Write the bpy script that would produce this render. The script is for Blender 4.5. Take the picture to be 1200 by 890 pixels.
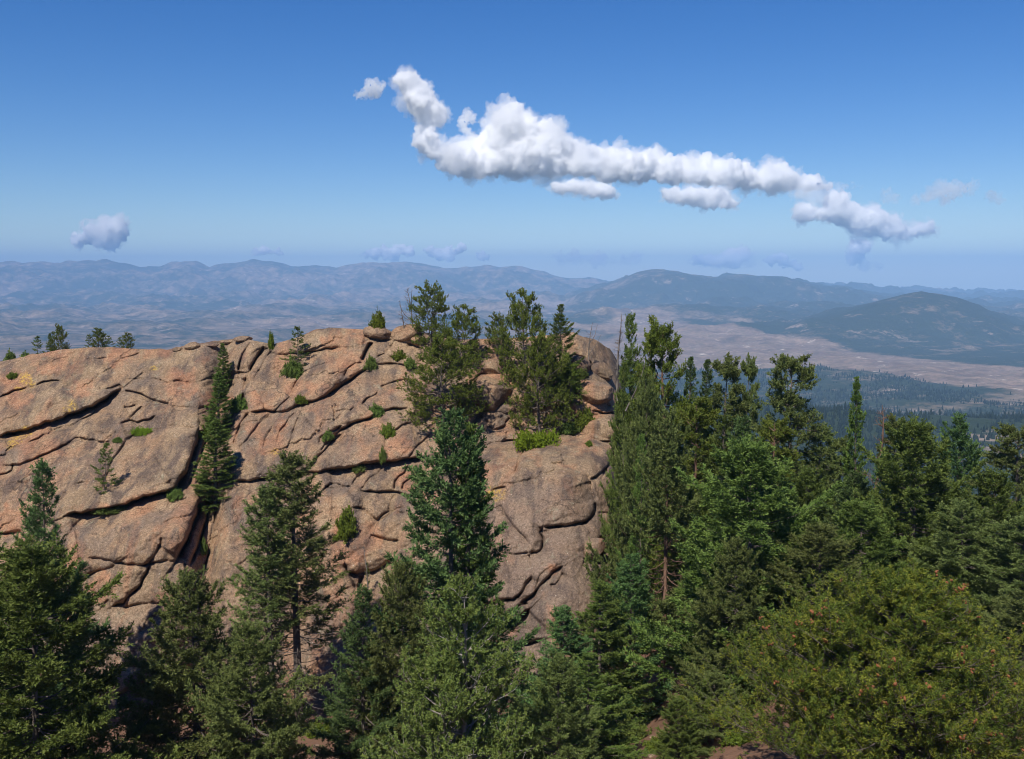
import bpy, math, random
import numpy as np
from mathutils import Vector

for o in list(bpy.data.objects):
    bpy.data.objects.remove(o)
scene = bpy.context.scene
COL = scene.collection
R = math.radians

# ------------------------------------------------------------------ camera
F = 1178.0                    # focal length in pixels of the 1200 x 890 frame
CX, CY, HORIZON = 600.0, 445.0, 320.0
PITCH = math.atan((CY - HORIZON) / F)
cam_d = bpy.data.cameras.new("camera")
cam = bpy.data.objects.new("camera", cam_d)
COL.objects.link(cam)
cam.location = (0, 0, 0)
cam.rotation_euler = (math.pi / 2 - PITCH, 0, 0)
cam_d.sensor_fit = 'HORIZONTAL'
cam_d.sensor_width = 36.0
cam_d.lens = 36.0 * F / 1200.0
cam_d.clip_start = 0.1
cam_d.clip_end = 200000
scene.camera = cam

# ------------------------------------------------------------------ sky + sun
SUN_TRAVEL = Vector((0.42, 1.0, -1.40)).normalized()
to_sun = -SUN_TRAVEL
SUN_EL = math.asin(to_sun.z)
SUN_ROT = math.atan2(to_sun.x, to_sun.y)
world = bpy.data.worlds.new("World")
scene.world = world
world.use_nodes = True
wn = world.node_tree.nodes
wl = world.node_tree.links
wn.clear()
sky = wn.new('ShaderNodeTexSky')
sky.sky_type = 'NISHITA'
sky.sun_disc = False
sky.sun_elevation = SUN_EL
sky.sun_rotation = SUN_ROT
sky.altitude = 2400
sky.air_density = 1.2
sky.dust_density = 0.0
sky.ozone_density = 5.0
bg = wn.new('ShaderNodeBackground')
bg.inputs['Strength'].default_value = 0.097
wo = wn.new('ShaderNodeOutputWorld')
hsv = wn.new('ShaderNodeHueSaturation')
hsv.inputs['Hue'].default_value = 0.512
hsv.inputs['Saturation'].default_value = 1.32
wl.new(sky.outputs[0], hsv.inputs['Color'])
wl.new(hsv.outputs[0], bg.inputs['Color'])
wl.new(bg.outputs[0], wo.inputs['Surface'])

sun_d = bpy.data.lights.new("sun", 'SUN')
sun_d.energy = 5.0
sun_d.angle = R(0.53)
sun_d.color = (1.0, 0.94, 0.84)
sun = bpy.data.objects.new("sun", sun_d)
COL.objects.link(sun)
sun.rotation_euler = SUN_TRAVEL.to_track_quat('-Z', 'Y').to_euler()
sun.location = (-60, -90, 160)

scene.view_settings.view_transform = 'Standard'
scene.view_settings.look = 'None'
scene.view_settings.exposure = 0.10
scene.view_settings.gamma = 1.0
scene.view_settings.use_curve_mapping = False
scene.render.engine = 'CYCLES'
cy = scene.cycles
cy.max_bounces = 40
cy.diffuse_bounces = 3
cy.glossy_bounces = 1
cy.transmission_bounces = 2
cy.transparent_max_bounces = 16
cy.volume_bounces = 40
cy.sample_clamp_indirect = 6.0
cy.caustics_reflective = False
cy.caustics_refractive = False
cy.filter_width = 1.0
cy.use_denoising = True
cy.denoiser = 'OPENIMAGEDENOISE'
cy.denoising_input_passes = 'RGB_ALBEDO_NORMAL'

# ------------------------------------------------------------------ helpers
def ray(px, py):
    """direction through a photograph pixel, scaled so that its y is 1"""
    px = np.asarray(px, float); py = np.asarray(py, float)
    c, s = math.cos(PITCH), math.sin(PITCH)
    a = (px - CX) / F
    b = (CY - py) / F
    dy = c + b * s
    dz = -s + b * c
    return a / dy, dz / dy

def P(px, py, d):
    u, v = ray(px, py)
    return np.stack([u * d, np.ones_like(u) * d, v * d], -1)

def tag(o, label=None, cat=None, group=None, kind=None):
    if label: o["label"] = label
    if cat: o["category"] = cat
    if group: o["group"] = group
    if kind: o["kind"] = kind
    return o

def empty(name, loc):
    o = bpy.data.objects.new(name, None)
    o.empty_display_size = 0.3
    o.location = loc
    COL.objects.link(o)
    return o

def np_mesh(name, verts, faces, mats=(), smooth=False, attrs=None, fmat=None):
    """mesh from numpy; faces is an (n,3) or (n,4) int array or a list of such arrays"""
    me = bpy.data.meshes.new(name)
    fl = faces if isinstance(faces, list) else [faces]
    fl = [np.asarray(f, np.int32) for f in fl if len(f)]
    verts = np.asarray(verts, np.float32)
    me.vertices.add(len(verts))
    me.vertices.foreach_set("co", verts.ravel())
    tot = np.concatenate([np.full(len(f), f.shape[1], np.int32) for f in fl])
    loops = np.concatenate([f.ravel() for f in fl])
    me.loops.add(len(loops))
    me.loops.foreach_set("vertex_index", loops)
    me.polygons.add(len(tot))
    starts = np.concatenate([[0], np.cumsum(tot)[:-1]]).astype(np.int32)
    me.polygons.foreach_set("loop_start", starts)
    for m in mats: me.materials.append(m)
    if fmat is not None:
        me.polygons.foreach_set("material_index", np.asarray(fmat, np.int32))
    me.update(calc_edges=True)
    me.polygons.foreach_set("use_smooth", np.full(len(tot), smooth, bool))
    for k, v in (attrs or {}).items():
        v = np.asarray(v, np.float32)
        if v.ndim == 1:
            a = me.attributes.new(k, 'FLOAT', 'POINT'); a.data.foreach_set("value", v)
        else:
            a = me.attributes.new(k, 'FLOAT_COLOR', 'POINT')
            a.data.foreach_set("color", np.concatenate([v, np.ones((len(v), 1), np.float32)], 1).ravel())
    me.update()
    return me

def link(name, me, parent=None, loc=None):
    o = bpy.data.objects.new(name, me)
    COL.objects.link(o)
    if parent: o.parent = parent
    if loc is not None: o.location = loc
    return o

def grid_faces(nr, nc, wrap=False):
    r = np.arange(nr - 1)[:, None]
    c = np.arange(nc if wrap else nc - 1)[None, :]
    c2 = (c + 1) % nc
    return np.stack([r * nc + c, r * nc + c2, (r + 1) * nc + c2, (r + 1) * nc + c], -1).reshape(-1, 4)

# gradient noise in numpy
_rs = np.random.RandomState(7)
_perm = _rs.permutation(256).astype(np.int64)
_perm = np.concatenate([_perm, _perm, _perm])
_g3 = _rs.normal(size=(256, 3)); _g3 /= np.linalg.norm(_g3, axis=1)[:, None]

def noise3(p):
    p = np.asarray(p, float)
    i = np.floor(p).astype(np.int64); f = p - i
    w = f * f * f * (f * (f * 6 - 15) + 10)
    i &= 255
    out = 0
    for dx in (0, 1):
        wx = w[..., 0] if dx else 1 - w[..., 0]
        for dy in (0, 1):
            wy = w[..., 1] if dy else 1 - w[..., 1]
            for dz in (0, 1):
                wz = w[..., 2] if dz else 1 - w[..., 2]
                h = _perm[_perm[_perm[(i[..., 0] + dx) & 255] + ((i[..., 1] + dy) & 255)] + ((i[..., 2] + dz) & 255)]
                g = _g3[h]
                out = out + wx * wy * wz * (g[..., 0] * (f[..., 0] - dx) + g[..., 1] * (f[..., 1] - dy) + g[..., 2] * (f[..., 2] - dz))
    return out * 1.6

def fbm(p, oct=5, gain=0.5, lac=2.03, ridged=False):
    p = np.asarray(p, float)
    a, s, t = 1.0, 0.0, 0.0
    for k in range(oct):
        n = noise3(p + 17.3 * k)
        if ridged: n = 1 - 2 * np.abs(n)
        s = s + a * n; t += a
        a *= gain; p = p * lac
    return s / t

def sstep(a, b, x):
    t = np.clip((x - a) / (b - a), 0, 1)
    return t * t * (3 - 2 * t)

# node helpers
def new_mat(name):
    m = bpy.data.materials.new(name)
    m.use_nodes = True
    nt = m.node_tree
    nt.nodes.clear()
    out = nt.nodes.new('ShaderNodeOutputMaterial')
    return m, nt, out

def N(nt, typ, **kw):
    n = nt.nodes.new(typ)
    for k, v in kw.items():
        if k.startswith('i_'):
            n.inputs[k[2:].replace('_', ' ')].default_value = v
        else:
            setattr(n, k, v)
    return n

def L(nt, a, b): nt.links.new(a, b)

def ramp(nt, fac, stops):
    n = nt.nodes.new('ShaderNodeValToRGB')
    e = n.color_ramp.elements
    while len(e) < len(stops): e.new(0.5)
    for k, (p, c) in enumerate(stops):
        e[k].position = p
        e[k].color = (c, c, c, 1) if not isinstance(c, tuple) else (*c, 1)
    if fac is not None: L(nt, fac, n.inputs[0])
    return n.outputs[0]

def mixc(nt, fac, a, b, mode='MIX'):
    n = nt.nodes.new('ShaderNodeMix')
    n.data_type = 'RGBA'; n.blend_type = mode
    for s, v in ((n.inputs[0], fac), (n.inputs[6], a), (n.inputs[7], b)):
        if hasattr(v, 'is_output'): L(nt, v, s)
        elif isinstance(v, tuple): s.default_value = (*v, 1)
        else: s.default_value = v
    return n.outputs[2]

def mathn(nt, op, a, b=None, c=None, clamp=False):
    n = nt.nodes.new('ShaderNodeMath'); n.operation = op; n.use_clamp = clamp
    for k, v in enumerate((a, b, c)):
        if v is None: continue
        if hasattr(v, 'is_output'): L(nt, v, n.inputs[k])
        else: n.inputs[k].default_value = v
    return n.outputs[0]

def noise_tex(nt, vec, scale, detail=4, rough=0.55, dist=0.0):
    n = nt.nodes.new('ShaderNodeTexNoise')
    n.inputs['Scale'].default_value = scale
    n.inputs['Detail'].default_value = detail
    n.inputs['Roughness'].default_value = rough
    n.inputs['Distortion'].default_value = dist
    if vec is not None: L(nt, vec, n.inputs['Vector'])
    return n.outputs['Fac']
# ================================================================== haze
HZ_BOT, HZ_TOP, HZ_R = -1250.0, 600.0, 37000.0
def build_haze():
    r = HZ_R
    v = [(sx * r, sy * r, z) for z in (HZ_BOT, HZ_TOP) for sx, sy in ((-1, -1), (1, -1), (1, 1), (-1, 1))]
    f = [(3, 2, 1, 0), (4, 5, 6, 7), (0, 1, 5, 4), (1, 2, 6, 5), (2, 3, 7, 6), (3, 0, 4, 7)]
    m, nt, out = new_mat("haze_air")
    pv = N(nt, 'ShaderNodeVolumePrincipled')
    pv.inputs['Color'].default_value = (0.34, 0.585, 0.94, 1)
    pv.inputs['Density'].default_value = 6.0e-5
    pv.inputs['Anisotropy'].default_value = -0.35
    L(nt, pv.outputs[0], out.inputs['Volume'])
    me = np_mesh("haze", v, np.array(f), [m])
    o = link("haze", me)
    tag(o, "thin blue air that fades the far mountains", None, None, "stuff")
    return o
build_haze()

# ================================================================== terrain
def interp(px, pts):
    xs, ys = zip(*pts)
    return np.interp(px, xs, ys)

RIDGE_FAR = [(-900, 330), (-300, 318), (0, 306), (60, 307), (105, 305), (125, 304), (140, 306), (165, 311), (190, 313), (220, 305), (232, 306), (247, 312), (270, 307), (300, 303), (318, 305), (345, 311), (365, 310), (395, 313), (435, 306), (450, 308), (475, 306), (505, 310), (540, 314), (575, 310), (610, 312), (635, 317), (650, 322), (665, 325), (690, 325), (712, 330), (740, 331), (800, 330), (950, 334), (1020, 335), (1060, 338), (1085, 341), (1130, 343), (1165, 346), (1200, 349), (1500, 345), (2200, 340)]
RIDGE_MID = [(-900, 420), (480, 400), (560, 380), (630, 366), (665, 356), (695, 342), (722, 330), (745, 320), (762, 316), (776, 315), (792, 317), (808, 321), (835, 324), (865, 322), (890, 322), (915, 323), (938, 328), (955, 334), (985, 337), (1020, 344), (1060, 351), (1100, 356), (1200, 366), (1600, 380), (2200, 380)]
RIDGE_DOME = [(-900, 460), (700, 440), (800, 416), (860, 398), (900, 386), (935, 377), (970, 368), (1000, 361), (1020, 355), (1045, 348), (1062, 344), (1078, 342), (1095, 344), (1120, 349), (1145, 357), (1170, 369), (1195, 380), (1230, 388), (1300, 398), (1600, 420), (2200, 430)]
RIDGE_WOOD = [(-900, 500), (600, 498), (800, 478), (870, 470), (930, 478), (980, 482), (1000, 480), (1040, 488), (1100, 486), (1150, 490), (1200, 491), (1350, 486), (2200, 480)]

def ridge_h(px, pts, D, d):
    _, v = ray(px, interp(px, pts))
    return v * D

def near_ground(x, y):
    """the hollow between the viewpoint and the outcrop and the slopes round it"""
    r = np.sqrt(x * x + y * y)
    z = np.interp(y, [-60, -8, 6, 16, 30, 45, 62, 80, 110, 150, 220, 320, 450],
                  [-10, -3, -3.5, -11, -20, -27, -32.5, -35, -38, -52, -88, -130, -175])
    z = z + np.interp(x, [-80, -40, 0, 8, 16, 30, 60, 100], [-2, -1, 0, 4.0, 8.5, 9.5, 8, 0]) * sstep(26, 58, y) * (1 - sstep(110, 160, y))
    z = z + 1.1 * fbm(np.stack([x * .06, y * .06, 0 * x], -1), 4)
    return z

def terrain_h(px, r):
    u, _ = ray(px, np.full_like(px, HORIZON))
    # px here is an azimuth: x = u*y
    y = r / np.sqrt(1 + u * u)
    x = u * y
    return x, y

def far_height(x, y, px, Y):
    q = np.stack([x / 2600, y / 2600, np.zeros_like(x)], -1)
    rid = fbm(q + 3.1, 6, .52, ridged=True)            # -1..1
    fine = fbm(q * 3.7 + 9, 5, .55)
    spur = fbm(np.stack([x / 900, y / 900, 0 * x + 6], -1), 6, .55, ridged=True)
    left = 1 - sstep(560, 820, px)
    base = np.interp(Y, [0, 450, 900, 1500, 2600, 4200, 6500, 9000, 14000, 20000, 26000, 41000],
                     [-160, -175, -300, -375, -385, -400, -385, -330, -215, -40, 120, 0])
    ra = np.interp(Y, [0, 450, 900, 1500, 2600, 3300, 4300, 5450, 7200, 9500, 12000, 20000, 26000, 41000],
                   [-160, -175, -260, -330, -400, -410, -400, -382, -305, -215, -200, -200, -300, -150])
    rb = np.interp(Y, [0, 450, 900, 1500, 2600, 3300, 4200, 5200, 7200, 9500, 12000, 20000, 26000, 41000],
                   [-160, -175, -260, -330, -400, -405, -402, -398, -395, -330, -270, -220, -330, -150])
    kr = sstep(860, 1200, px)
    base = base - .0255 * Y; ra = ra - .0255 * Y; rb = rb - .0255 * Y
    base = base * left + (ra * (1 - kr) + rb * kr) * (1 - left)
    amp = np.interp(Y, [300, 900, 3000, 5000, 8000, 16000, 26000], [10, 22, 115, 85, 170, 340, 340])
    h = base + amp * (0.7 * rid + 0.35 * fine + .45 * spur - .15)
    # a dark wooded ridge close behind the right-hand trees
    def ridge(h, pts, D, wf, wb, nz, shape=1.25):
        top = ridge_h(px, pts, D, Y)
        w = np.where(Y < D, wf, wb)
        wob = 1 + .22 * fbm(np.stack([x / (wf * .9), y / (wf * .9), 0 * x + 5], -1), 4)
        t = np.abs(Y - D) / (w * wob)
        k = np.exp(-t ** shape * 1.4)
        edge = sstep(0.02, .5, t)
        lowz = -430 - .0255 * D
        hh = lowz + (top - lowz) * k + nz * k * edge * (rid * .55 + fine * .35 + spur * .6)
        return np.maximum(h, hh)
    hw = ridge(h, RIDGE_WOOD, 1900., 900., 700., 40.)
    h = h + (hw - h) * sstep(500, 900, Y)
    h = ridge(h, RIDGE_DOME, 8000., 1500., 2000., 230.)
    h = ridge(h, RIDGE_MID, 14500., 3000., 3600., 480.)
    h = ridge(h, RIDGE_FAR, 21000., 4600., 5200., 800., 1.0)
    crest = fbm(np.stack([x / 620, y / 620, 0 * x + 8], -1), 5, .55)
    h = h + crest * np.interp(Y, [0, 3000, 8000, 14500, 21000], [0, 6, 26, 55, 85])
    h = np.where(Y > 24000, np.minimum(h, h - .03 * (Y - 24000)), h)
    h = np.where(Y > 25000, np.minimum(h, 200), h)
    h = np.where(Y > 30000, np.minimum(h, 0), h)
    return h

def build_terrain():
    fine_px = np.arange(-160, 1361, 2.0)
    left = np.linspace(-160, -160 - 1400, 40)[1:][::-1]
    right = np.linspace(1360, 1360 + 1400, 40)[1:]
    pxs = np.concatenate([left, fine_px, right])
    az_f = np.arctan((pxs - CX) / F)
    a0, a1 = az_f[0], az_f[-1]
    back = np.linspace(a1, a0 + 2 * math.pi, 60)[1:-1]
    az = np.concatenate([az_f, back])
    px_all = np.concatenate([pxs, np.where(back < math.pi, 2700, -1500)])
    rr = np.concatenate([np.linspace(0.5, 20, 12), np.geomspace(21, 460, 90), np.geomspace(470, 36500, 620)])
    A, RR = np.meshgrid(az, rr)
    PXA = np.broadcast_to(px_all, A.shape)
    x = np.sin(A) * RR; y = np.cos(A) * RR
    Yr = np.where(np.abs(A) < R(80), RR * np.maximum(np.cos(A), .2), RR)
    zn = near_ground(x, y)
    zf = far_height(x, y, PXA, Yr)
    back_m = np.where(np.cos(A) < 0.25, 1.0, 0.0)
    zf = np.where(back_m > 0, -60 - 320 * sstep(200, 6000, RR), zf)
    t = sstep(250, 900, RR)
    z = zn * (1 - t) + zf * t
    z = np.maximum(z, HZ_BOT + 12)
    V = np.stack([x, y, z], -1)
    assert z.max() < HZ_TOP - 5 and z.min() > HZ_BOT + 1, (z.max(), z.min())
    nr, nc = A.shape
    # how bare the ground is: 0 = closed forest, 1 = burnt, open slope
    Dn = Yr
    bare_l = np.interp(Dn, [0, 300, 3000, 6000, 12000, 22000, 29000, 34000], [.1, .1, .50, .52, .52, .42, .30, .3])
    q = np.stack([x / 1100, y / 1100, 0 * x + 2], -1)
    dw = Dn * (1 + .07 * fbm(q, 5))
    near_b = np.interp(PXA, [700, 900, 1000, 1100, 1200, 1400], [5000, 4900, 4600, 4150, 3650, 3500])
    far_b = np.interp(PXA, [640, 760, 900, 1000, 1100, 1200, 1400], [10200, 9300, 7000, 6300, 5500, 4800, 4600])
    on = sstep(-120, 160, dw - near_b) * (1 - sstep(-120, 220, dw - far_b))
    bare_r = np.interp(Dn, [0, 300, 2300, 2600, 4200, 8000, 11000, 14500, 20000, 25000], [.05, .0, .04, .34, .26, .18, .28, .18, .2, .3])
    bare_r = bare_r * (1 - on) + .90 * on
    wl_ = 1 - sstep(600, 860, PXA + 160 * fbm(q * .6 + 4, 3))
    bare = bare_l * wl_ + bare_r * (1 - wl_)
    faces = grid_faces(nr, nc, wrap=True)
    m, nt, out = new_mat("mountain_ground")
    bs = N(nt, 'ShaderNodeBsdfPrincipled'); bs.inputs['Roughness'].default_value = .95
    bs.inputs['Specular IOR Level'].default_value = .1
    geo = N(nt, 'ShaderNodeNewGeometry')
    att = N(nt, 'ShaderNodeAttribute', attribute_name="bare")
    tc = geo.outputs['Position']
    big = noise_tex(nt, tc, 0.0006, 6, .6, .6)
    mid = noise_tex(nt, tc, 0.006, 6, .65)
    fin = noise_tex(nt, tc, 0.035, 5, .7)
    mixn = mathn(nt, 'ADD', mathn(nt, 'MULTIPLY_ADD', big, .95, -.20), mathn(nt, 'ADD', mathn(nt, 'MULTIPLY', mid, .75), mathn(nt, 'MULTIPLY', fin, .55)))
    # mixn is about .93 +- .2 ; threshold moves with the bare attribute
    d = mathn(nt, 'SUBTRACT', mixn, mathn(nt, 'MULTIPLY_ADD', att.outputs['Fac'], -.62, 1.24))
    mask = ramp(nt, mathn(nt, 'MULTIPLY_ADD', d, 4.5, .5, clamp=True), [(0, 0.), (1, 1.)])
    forest = mixc(nt, fin, (0.010, 0.020, 0.010), (0.045, 0.064, 0.030))
    soil = mixc(nt, ramp(nt, mid, [(.35, 0.), (.65, 1.)]), (0.15, 0.098, 0.070), (0.33, 0.235, 0.165))
    rk = ramp(nt, noise_tex(nt, tc, 0.0085, 7, .72), [(0.60, 0.), (0.66, 1.)])
    soil = mixc(nt, rk, soil, (0.62, 0.52, 0.43))
    shrub = ramp(nt, fin, [(.48, 0.), (.56, 1.)])
    soil = mixc(nt, mathn(nt, 'MULTIPLY', shrub, .5), soil, (0.11, 0.10, 0.06))
    far_c = mixc(nt, mask, forest, soil)
    rk2 = ramp(nt, noise_tex(nt, tc, 0.0042, 8, .7, .4), [(0.60, 0.), (0.66, .75)])
    far_c = mixc(nt, rk2, far_c, (0.36, 0.27, 0.215))
    nearn = noise_tex(nt, tc, 0.8, 6, .65)
    near_c = mixc(nt, nearn, (0.10, 0.055, 0.035), (0.26, 0.15, 0.10))
    dist = N(nt, 'ShaderNodeVectorMath', operation='LENGTH'); L(nt, tc, dist.inputs[0])
    isfar = mathn(nt, 'GREATER_THAN', dist.outputs['Value'], 170.0)
    col = mixc(nt, isfar, near_c, far_c)
    L(nt, col, bs.inputs['Base Color'])
    bmp = N(nt, 'ShaderNodeBump'); bmp.inputs['Strength'].default_value = .55; bmp.inputs['Distance'].default_value = 18
    hsum = mathn(nt, 'ADD', fin, mathn(nt, 'MULTIPLY', mid, 2.0))
    L(nt, mathn(nt, 'ADD', mathn(nt, 'MULTIPLY', hsum, isfar), mathn(nt, 'MULTIPLY', nearn, .03)), bmp.inputs['Height'])
    L(nt, bmp.outputs[0], bs.inputs['Normal'])
    L(nt, bs.outputs[0], out.inputs['Surface'])
    me = np_mesh("ground", V.reshape(-1, 3), faces[:, ::-1], [m], True, {"bare": bare.ravel()})
    o = link("ground", me)
    tag(o, "hazy mountain country of wooded slopes and bare tan burnt hills", None, None, "structure")
    return o
build_terrain()
# ================================================================== clouds
def ico_sphere(sub):
    import bmesh
    bm = bmesh.new(); bmesh.ops.create_icosphere(bm, subdivisions=sub, radius=1)
    v = np.array([q.co for q in bm.verts]); f = np.array([[q.index for q in t.verts] for t in bm.faces])
    bm.free(); return v, f
_ICO = ico_sphere(3)

def cloud_material(dens, name="cloud_vapour"):
    m, nt, out = new_mat(name)
    pv = N(nt, 'ShaderNodeVolumePrincipled')
    pv.inputs['Color'].default_value = (1, 1, 1, 1)
    pv.inputs['Density'].default_value = dens
    pv.inputs['Anisotropy'].default_value = 0.0
    L(nt, pv.outputs[0], out.inputs['Volume'])
    return m
CLOUD_DENS = 0.015
CLOUD_MAT = cloud_material(CLOUD_DENS)
WISP_MAT = cloud_material(.016, 'thin_cloud_vapour')
FRINGE_MAT = cloud_material(.0022, 'cloud_fringe_vapour')
TORN_MAT = cloud_material(.0055, 'torn_cloud_vapour')
FAINT_MAT = cloud_material(.0019, 'faint_cloud_vapour')


def inside(poly, x, y):
    c = np.zeros(len(x), bool); j = len(poly) - 1
    for i in range(len(poly)):
        xi, yi = poly[i]; xj, yj = poly[j]
        if yi != yj:
            c ^= ((yi > y) != (yj > y)) & (x < (xj - xi) * (y - yi) / (yj - yi) + xi)
        j = i
    return c

def poly_dist(poly, x, y):
    d = np.full(len(x), 1e9)
    for i in range(len(poly)):
        a = np.array(poly[i], float); b = np.array(poly[(i + 1) % len(poly)], float)
        ab = b - a
        t = np.clip(((x - a[0]) * ab[0] + (y - a[1]) * ab[1]) / max(1e-9, ab @ ab), 0, 1)
        d = np.minimum(d, np.hypot(x - a[0] - t * ab[0], y - a[1] - t * ab[1]))
    return d

def cloud(label, D, outline, voxel, amp, count=200, rmax=18., mat=None, group=None, name="cumulus_cloud"):
    """fill the traced outline with puffs spread through a real depth, unite them, roughen the skin"""
    rng = np.random.RandomState(len(label) + int(outline[0][0]))
    pl = np.array(outline, float)
    lo, hi = pl.min(0), pl.max(0)
    x = rng.uniform(lo[0], hi[0], 20000); y = rng.uniform(lo[1], hi[1], 20000)
    k = inside(outline, x, y); x, y = x[k], y[k]
    d = poly_dist(outline, x, y)
    keep = []
    order = np.argsort(-d * rng.uniform(.3, 1, len(d)))
    for i in order:                           # puffs that do not crowd each other
        if all((x[i] - x[j]) ** 2 + (y[i] - y[j]) ** 2 > (.42 * min(d[i], rmax) + .9) ** 2 for j in keep):
            keep.append(i)
        if len(keep) >= count: break
    def body(nm, grow, add, extra, vox, am, mt, spread):
        V, Fc, n = [], [], 0
        for i in list(keep) * (1 + extra):
            r = min(d[i], rmax) * rng.uniform(.8, 1.08) * grow + add
            j = spread * min(d[i] + 3, rmax)
            c = P(x[i] + rng.normal(0, j), y[i] + rng.normal(0, j * .6), D) + np.array([0, rng.uniform(-1, 1) * min(d[i], rmax) * 1.3 / F * D, 0])
            V.append(_ICO[0] * (r / F * D) * np.array([1, 1, .94]) + c); Fc.append(_ICO[1] + n); n += len(_ICO[0])
        V = np.concatenate(V)
        me = np_mesh("tmp", V - ctr, np.concatenate(Fc))
        tmp = link("tmp", me)
        md = tmp.modifiers.new("r", 'REMESH'); md.mode = 'VOXEL'; md.voxel_size = vox
        dg = bpy.context.evaluated_depsgraph_get()
        m2 = bpy.data.meshes.new_from_object(tmp.evaluated_get(dg))
        bpy.data.objects.remove(tmp); bpy.data.meshes.remove(me)
        m2.name = nm
        nv = len(m2.vertices)
        co = np.empty(nv * 3, np.float32); m2.vertices.foreach_get("co", co); co = co.reshape(-1, 3).astype(float)
        for wl_, a in ((am * 3.4, 1.3), (am * 1.7, .95), (am * .85, .65), (am * .42, .40)):
            nn = np.empty(nv * 3, np.float32); m2.vertices.foreach_get("normal", nn); nn = nn.reshape(-1, 3)
            d_ = np.abs(noise3((co + ctr) / wl_)) * 2 - .6
            co = co + nn * (d_ * a * am * .6)[:, None]
            m2.vertices.foreach_set("co", co.astype(np.float32).ravel()); m2.update()
        m2.materials.clear(); m2.materials.append(mt)
        m2.polygons.foreach_set("use_smooth", np.ones(len(m2.polygons), bool))
        return m2
    ctr = P(np.mean(x[keep]), np.mean(y[keep]), D)
    if mat is None:
        o = link(name, body(name, 1, .7, 0, voxel, amp, CLOUD_MAT, 0), None, ctr)
        link("cloud_fringe", body("cloud_fringe", 1.06, 1.9, 1, voxel * 1.25, amp * 1.6, FRINGE_MAT, .32), o)
    else:
        o = link(name, body(name, 1.1, 1.2, 1, voxel, amp * 1.3, mat, .25), None, ctr)
    tag(o, label, "cloud", group)
    return o

CD = 24000.0
cloud("longest white cumulus cloud stretched across the middle of the sky", CD,
      [(513, 187), (520, 175), (530, 170), (545, 166), (553, 158), (560, 162), (567, 155), (572, 145), (580, 133), (590, 124), (600, 121),
       (610, 121), (617, 130), (625, 141), (640, 140), (650, 142), (660, 152), (668, 164), (680, 168), (700, 177), (712, 173), (720, 170), (733, 175),
       (742, 182), (757, 177), (770, 177), (785, 186), (800, 184), (815, 187), (822, 181), (835, 185), (848, 190), (862, 185), (875, 195), (888, 201),
       (893, 192), (910, 190), (925, 195), (932, 203), (955, 207), (968, 213), (988, 222), (960, 225), (930, 224), (900, 225), (870, 222), (840, 219),
       (800, 214), (760, 213), (720, 213), (690, 208), (660, 206), (620, 207), (595, 207), (560, 209), (545, 207), (530, 203), (515, 196)], 34, 120, 420, 16)
cloud("leaning white cloud tower above the left end of the longest cloud", CD,
      [(463, 97), (464, 90), (472, 83), (482, 84), (492, 91), (498, 99), (496, 104), (506, 107), (510, 116), (519, 124), (525, 134), (523, 142), (514, 150), (503, 148), (490, 140), (480, 128), (473, 112)], 30, 110, 160, 13)
cloud("small ragged cloud joining the leaning tower to the longest cloud", CD * .995,
      [(484, 162), (492, 148), (500, 144), (508, 151), (515, 160), (519, 172), (524, 182), (515, 190), (505, 184), (490, 178)], 28, 120, 90, 8)
cloud("thin white wisp curling up left of the tallest cloud hump", CD,
      [(538, 144), (543, 133), (551, 131), (558, 138), (560, 147), (551, 142), (546, 146), (548, 155), (556, 159), (552, 163), (543, 158)], 24, 90, 60, 5, TORN_MAT)
cloud("small torn white cloud highest and left of the leaning tower", CD,
      [(410, 103), (418, 104), (428, 103), (433, 94), (443, 97), (452, 98), (452, 105), (444, 108), (440, 112), (430, 116), (423, 114), (416, 108)], 24, 100, 60, 5, TORN_MAT)
cloud("low flat white cloud just under the middle of the longest cloud", CD * .97,
      [(642, 220), (655, 212), (668, 213), (685, 212), (700, 213), (718, 222), (727, 233), (712, 233), (690, 231), (665, 226), (650, 226)], 26, 90, 90, 8)
cloud("flat bottomed white cloud under the right half of the longest cloud", CD * .97,
      [(770, 226), (785, 220), (798, 223), (808, 219), (820, 220), (835, 222), (852, 223), (858, 232), (875, 239), (858, 244), (825, 243), (800, 239), (780, 236)], 26, 95, 110, 9)
cloud("lumpy white cloud stepping down at the right end of the longest cloud", CD * .98,
      [(928, 252), (932, 235), (945, 237), (958, 245), (968, 240), (966, 228), (978, 225), (990, 224), (993, 236), (1005, 240), (1010, 246), (1022, 243), (1033, 243), (1036, 250), (1045, 252),
       (1050, 260), (1062, 265), (1080, 262), (1092, 258), (1096, 268), (1102, 274), (1085, 276), (1060, 280), (1030, 279), (1000, 276), (990, 268), (975, 262), (955, 258), (942, 263)], 28, 105, 220, 11)

LD = 44000.0
cloud("small pinkish cumulus low over the far left mountains", LD, [(82, 280), (90, 272), (100, 272), (106, 265), (118, 262), (130, 260), (147, 261), (150, 270), (146, 283), (135, 293), (122, 291), (105, 284), (95, 291)], 60, 263, 110, 8)
cloud("thin low cloud strip behind the second peak from the left", LD, [(292, 296), (300, 291), (312, 291), (325, 293), (330, 298), (310, 299)], 45, 186, 60, 4, WISP_MAT)
cloud("left one of three low clouds behind the crest pines", LD, [(418, 298), (430, 293), (445, 292), (458, 289), (468, 288), (480, 293), (484, 300), (455, 300), (430, 301)], 45, 201, 80, 5, WISP_MAT)
cloud("middle one of three low clouds behind the crest pines", LD, [(496, 296), (505, 290), (518, 291), (528, 289), (538, 289), (538, 297), (525, 302), (508, 301)], 45, 201, 70, 5, WISP_MAT)
cloud("smallest round low cloud right of the three behind the pines", LD, [(557, 301), (561, 296), (568, 296), (573, 301), (566, 305)], 40, 170, 40, 4, WISP_MAT)
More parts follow.
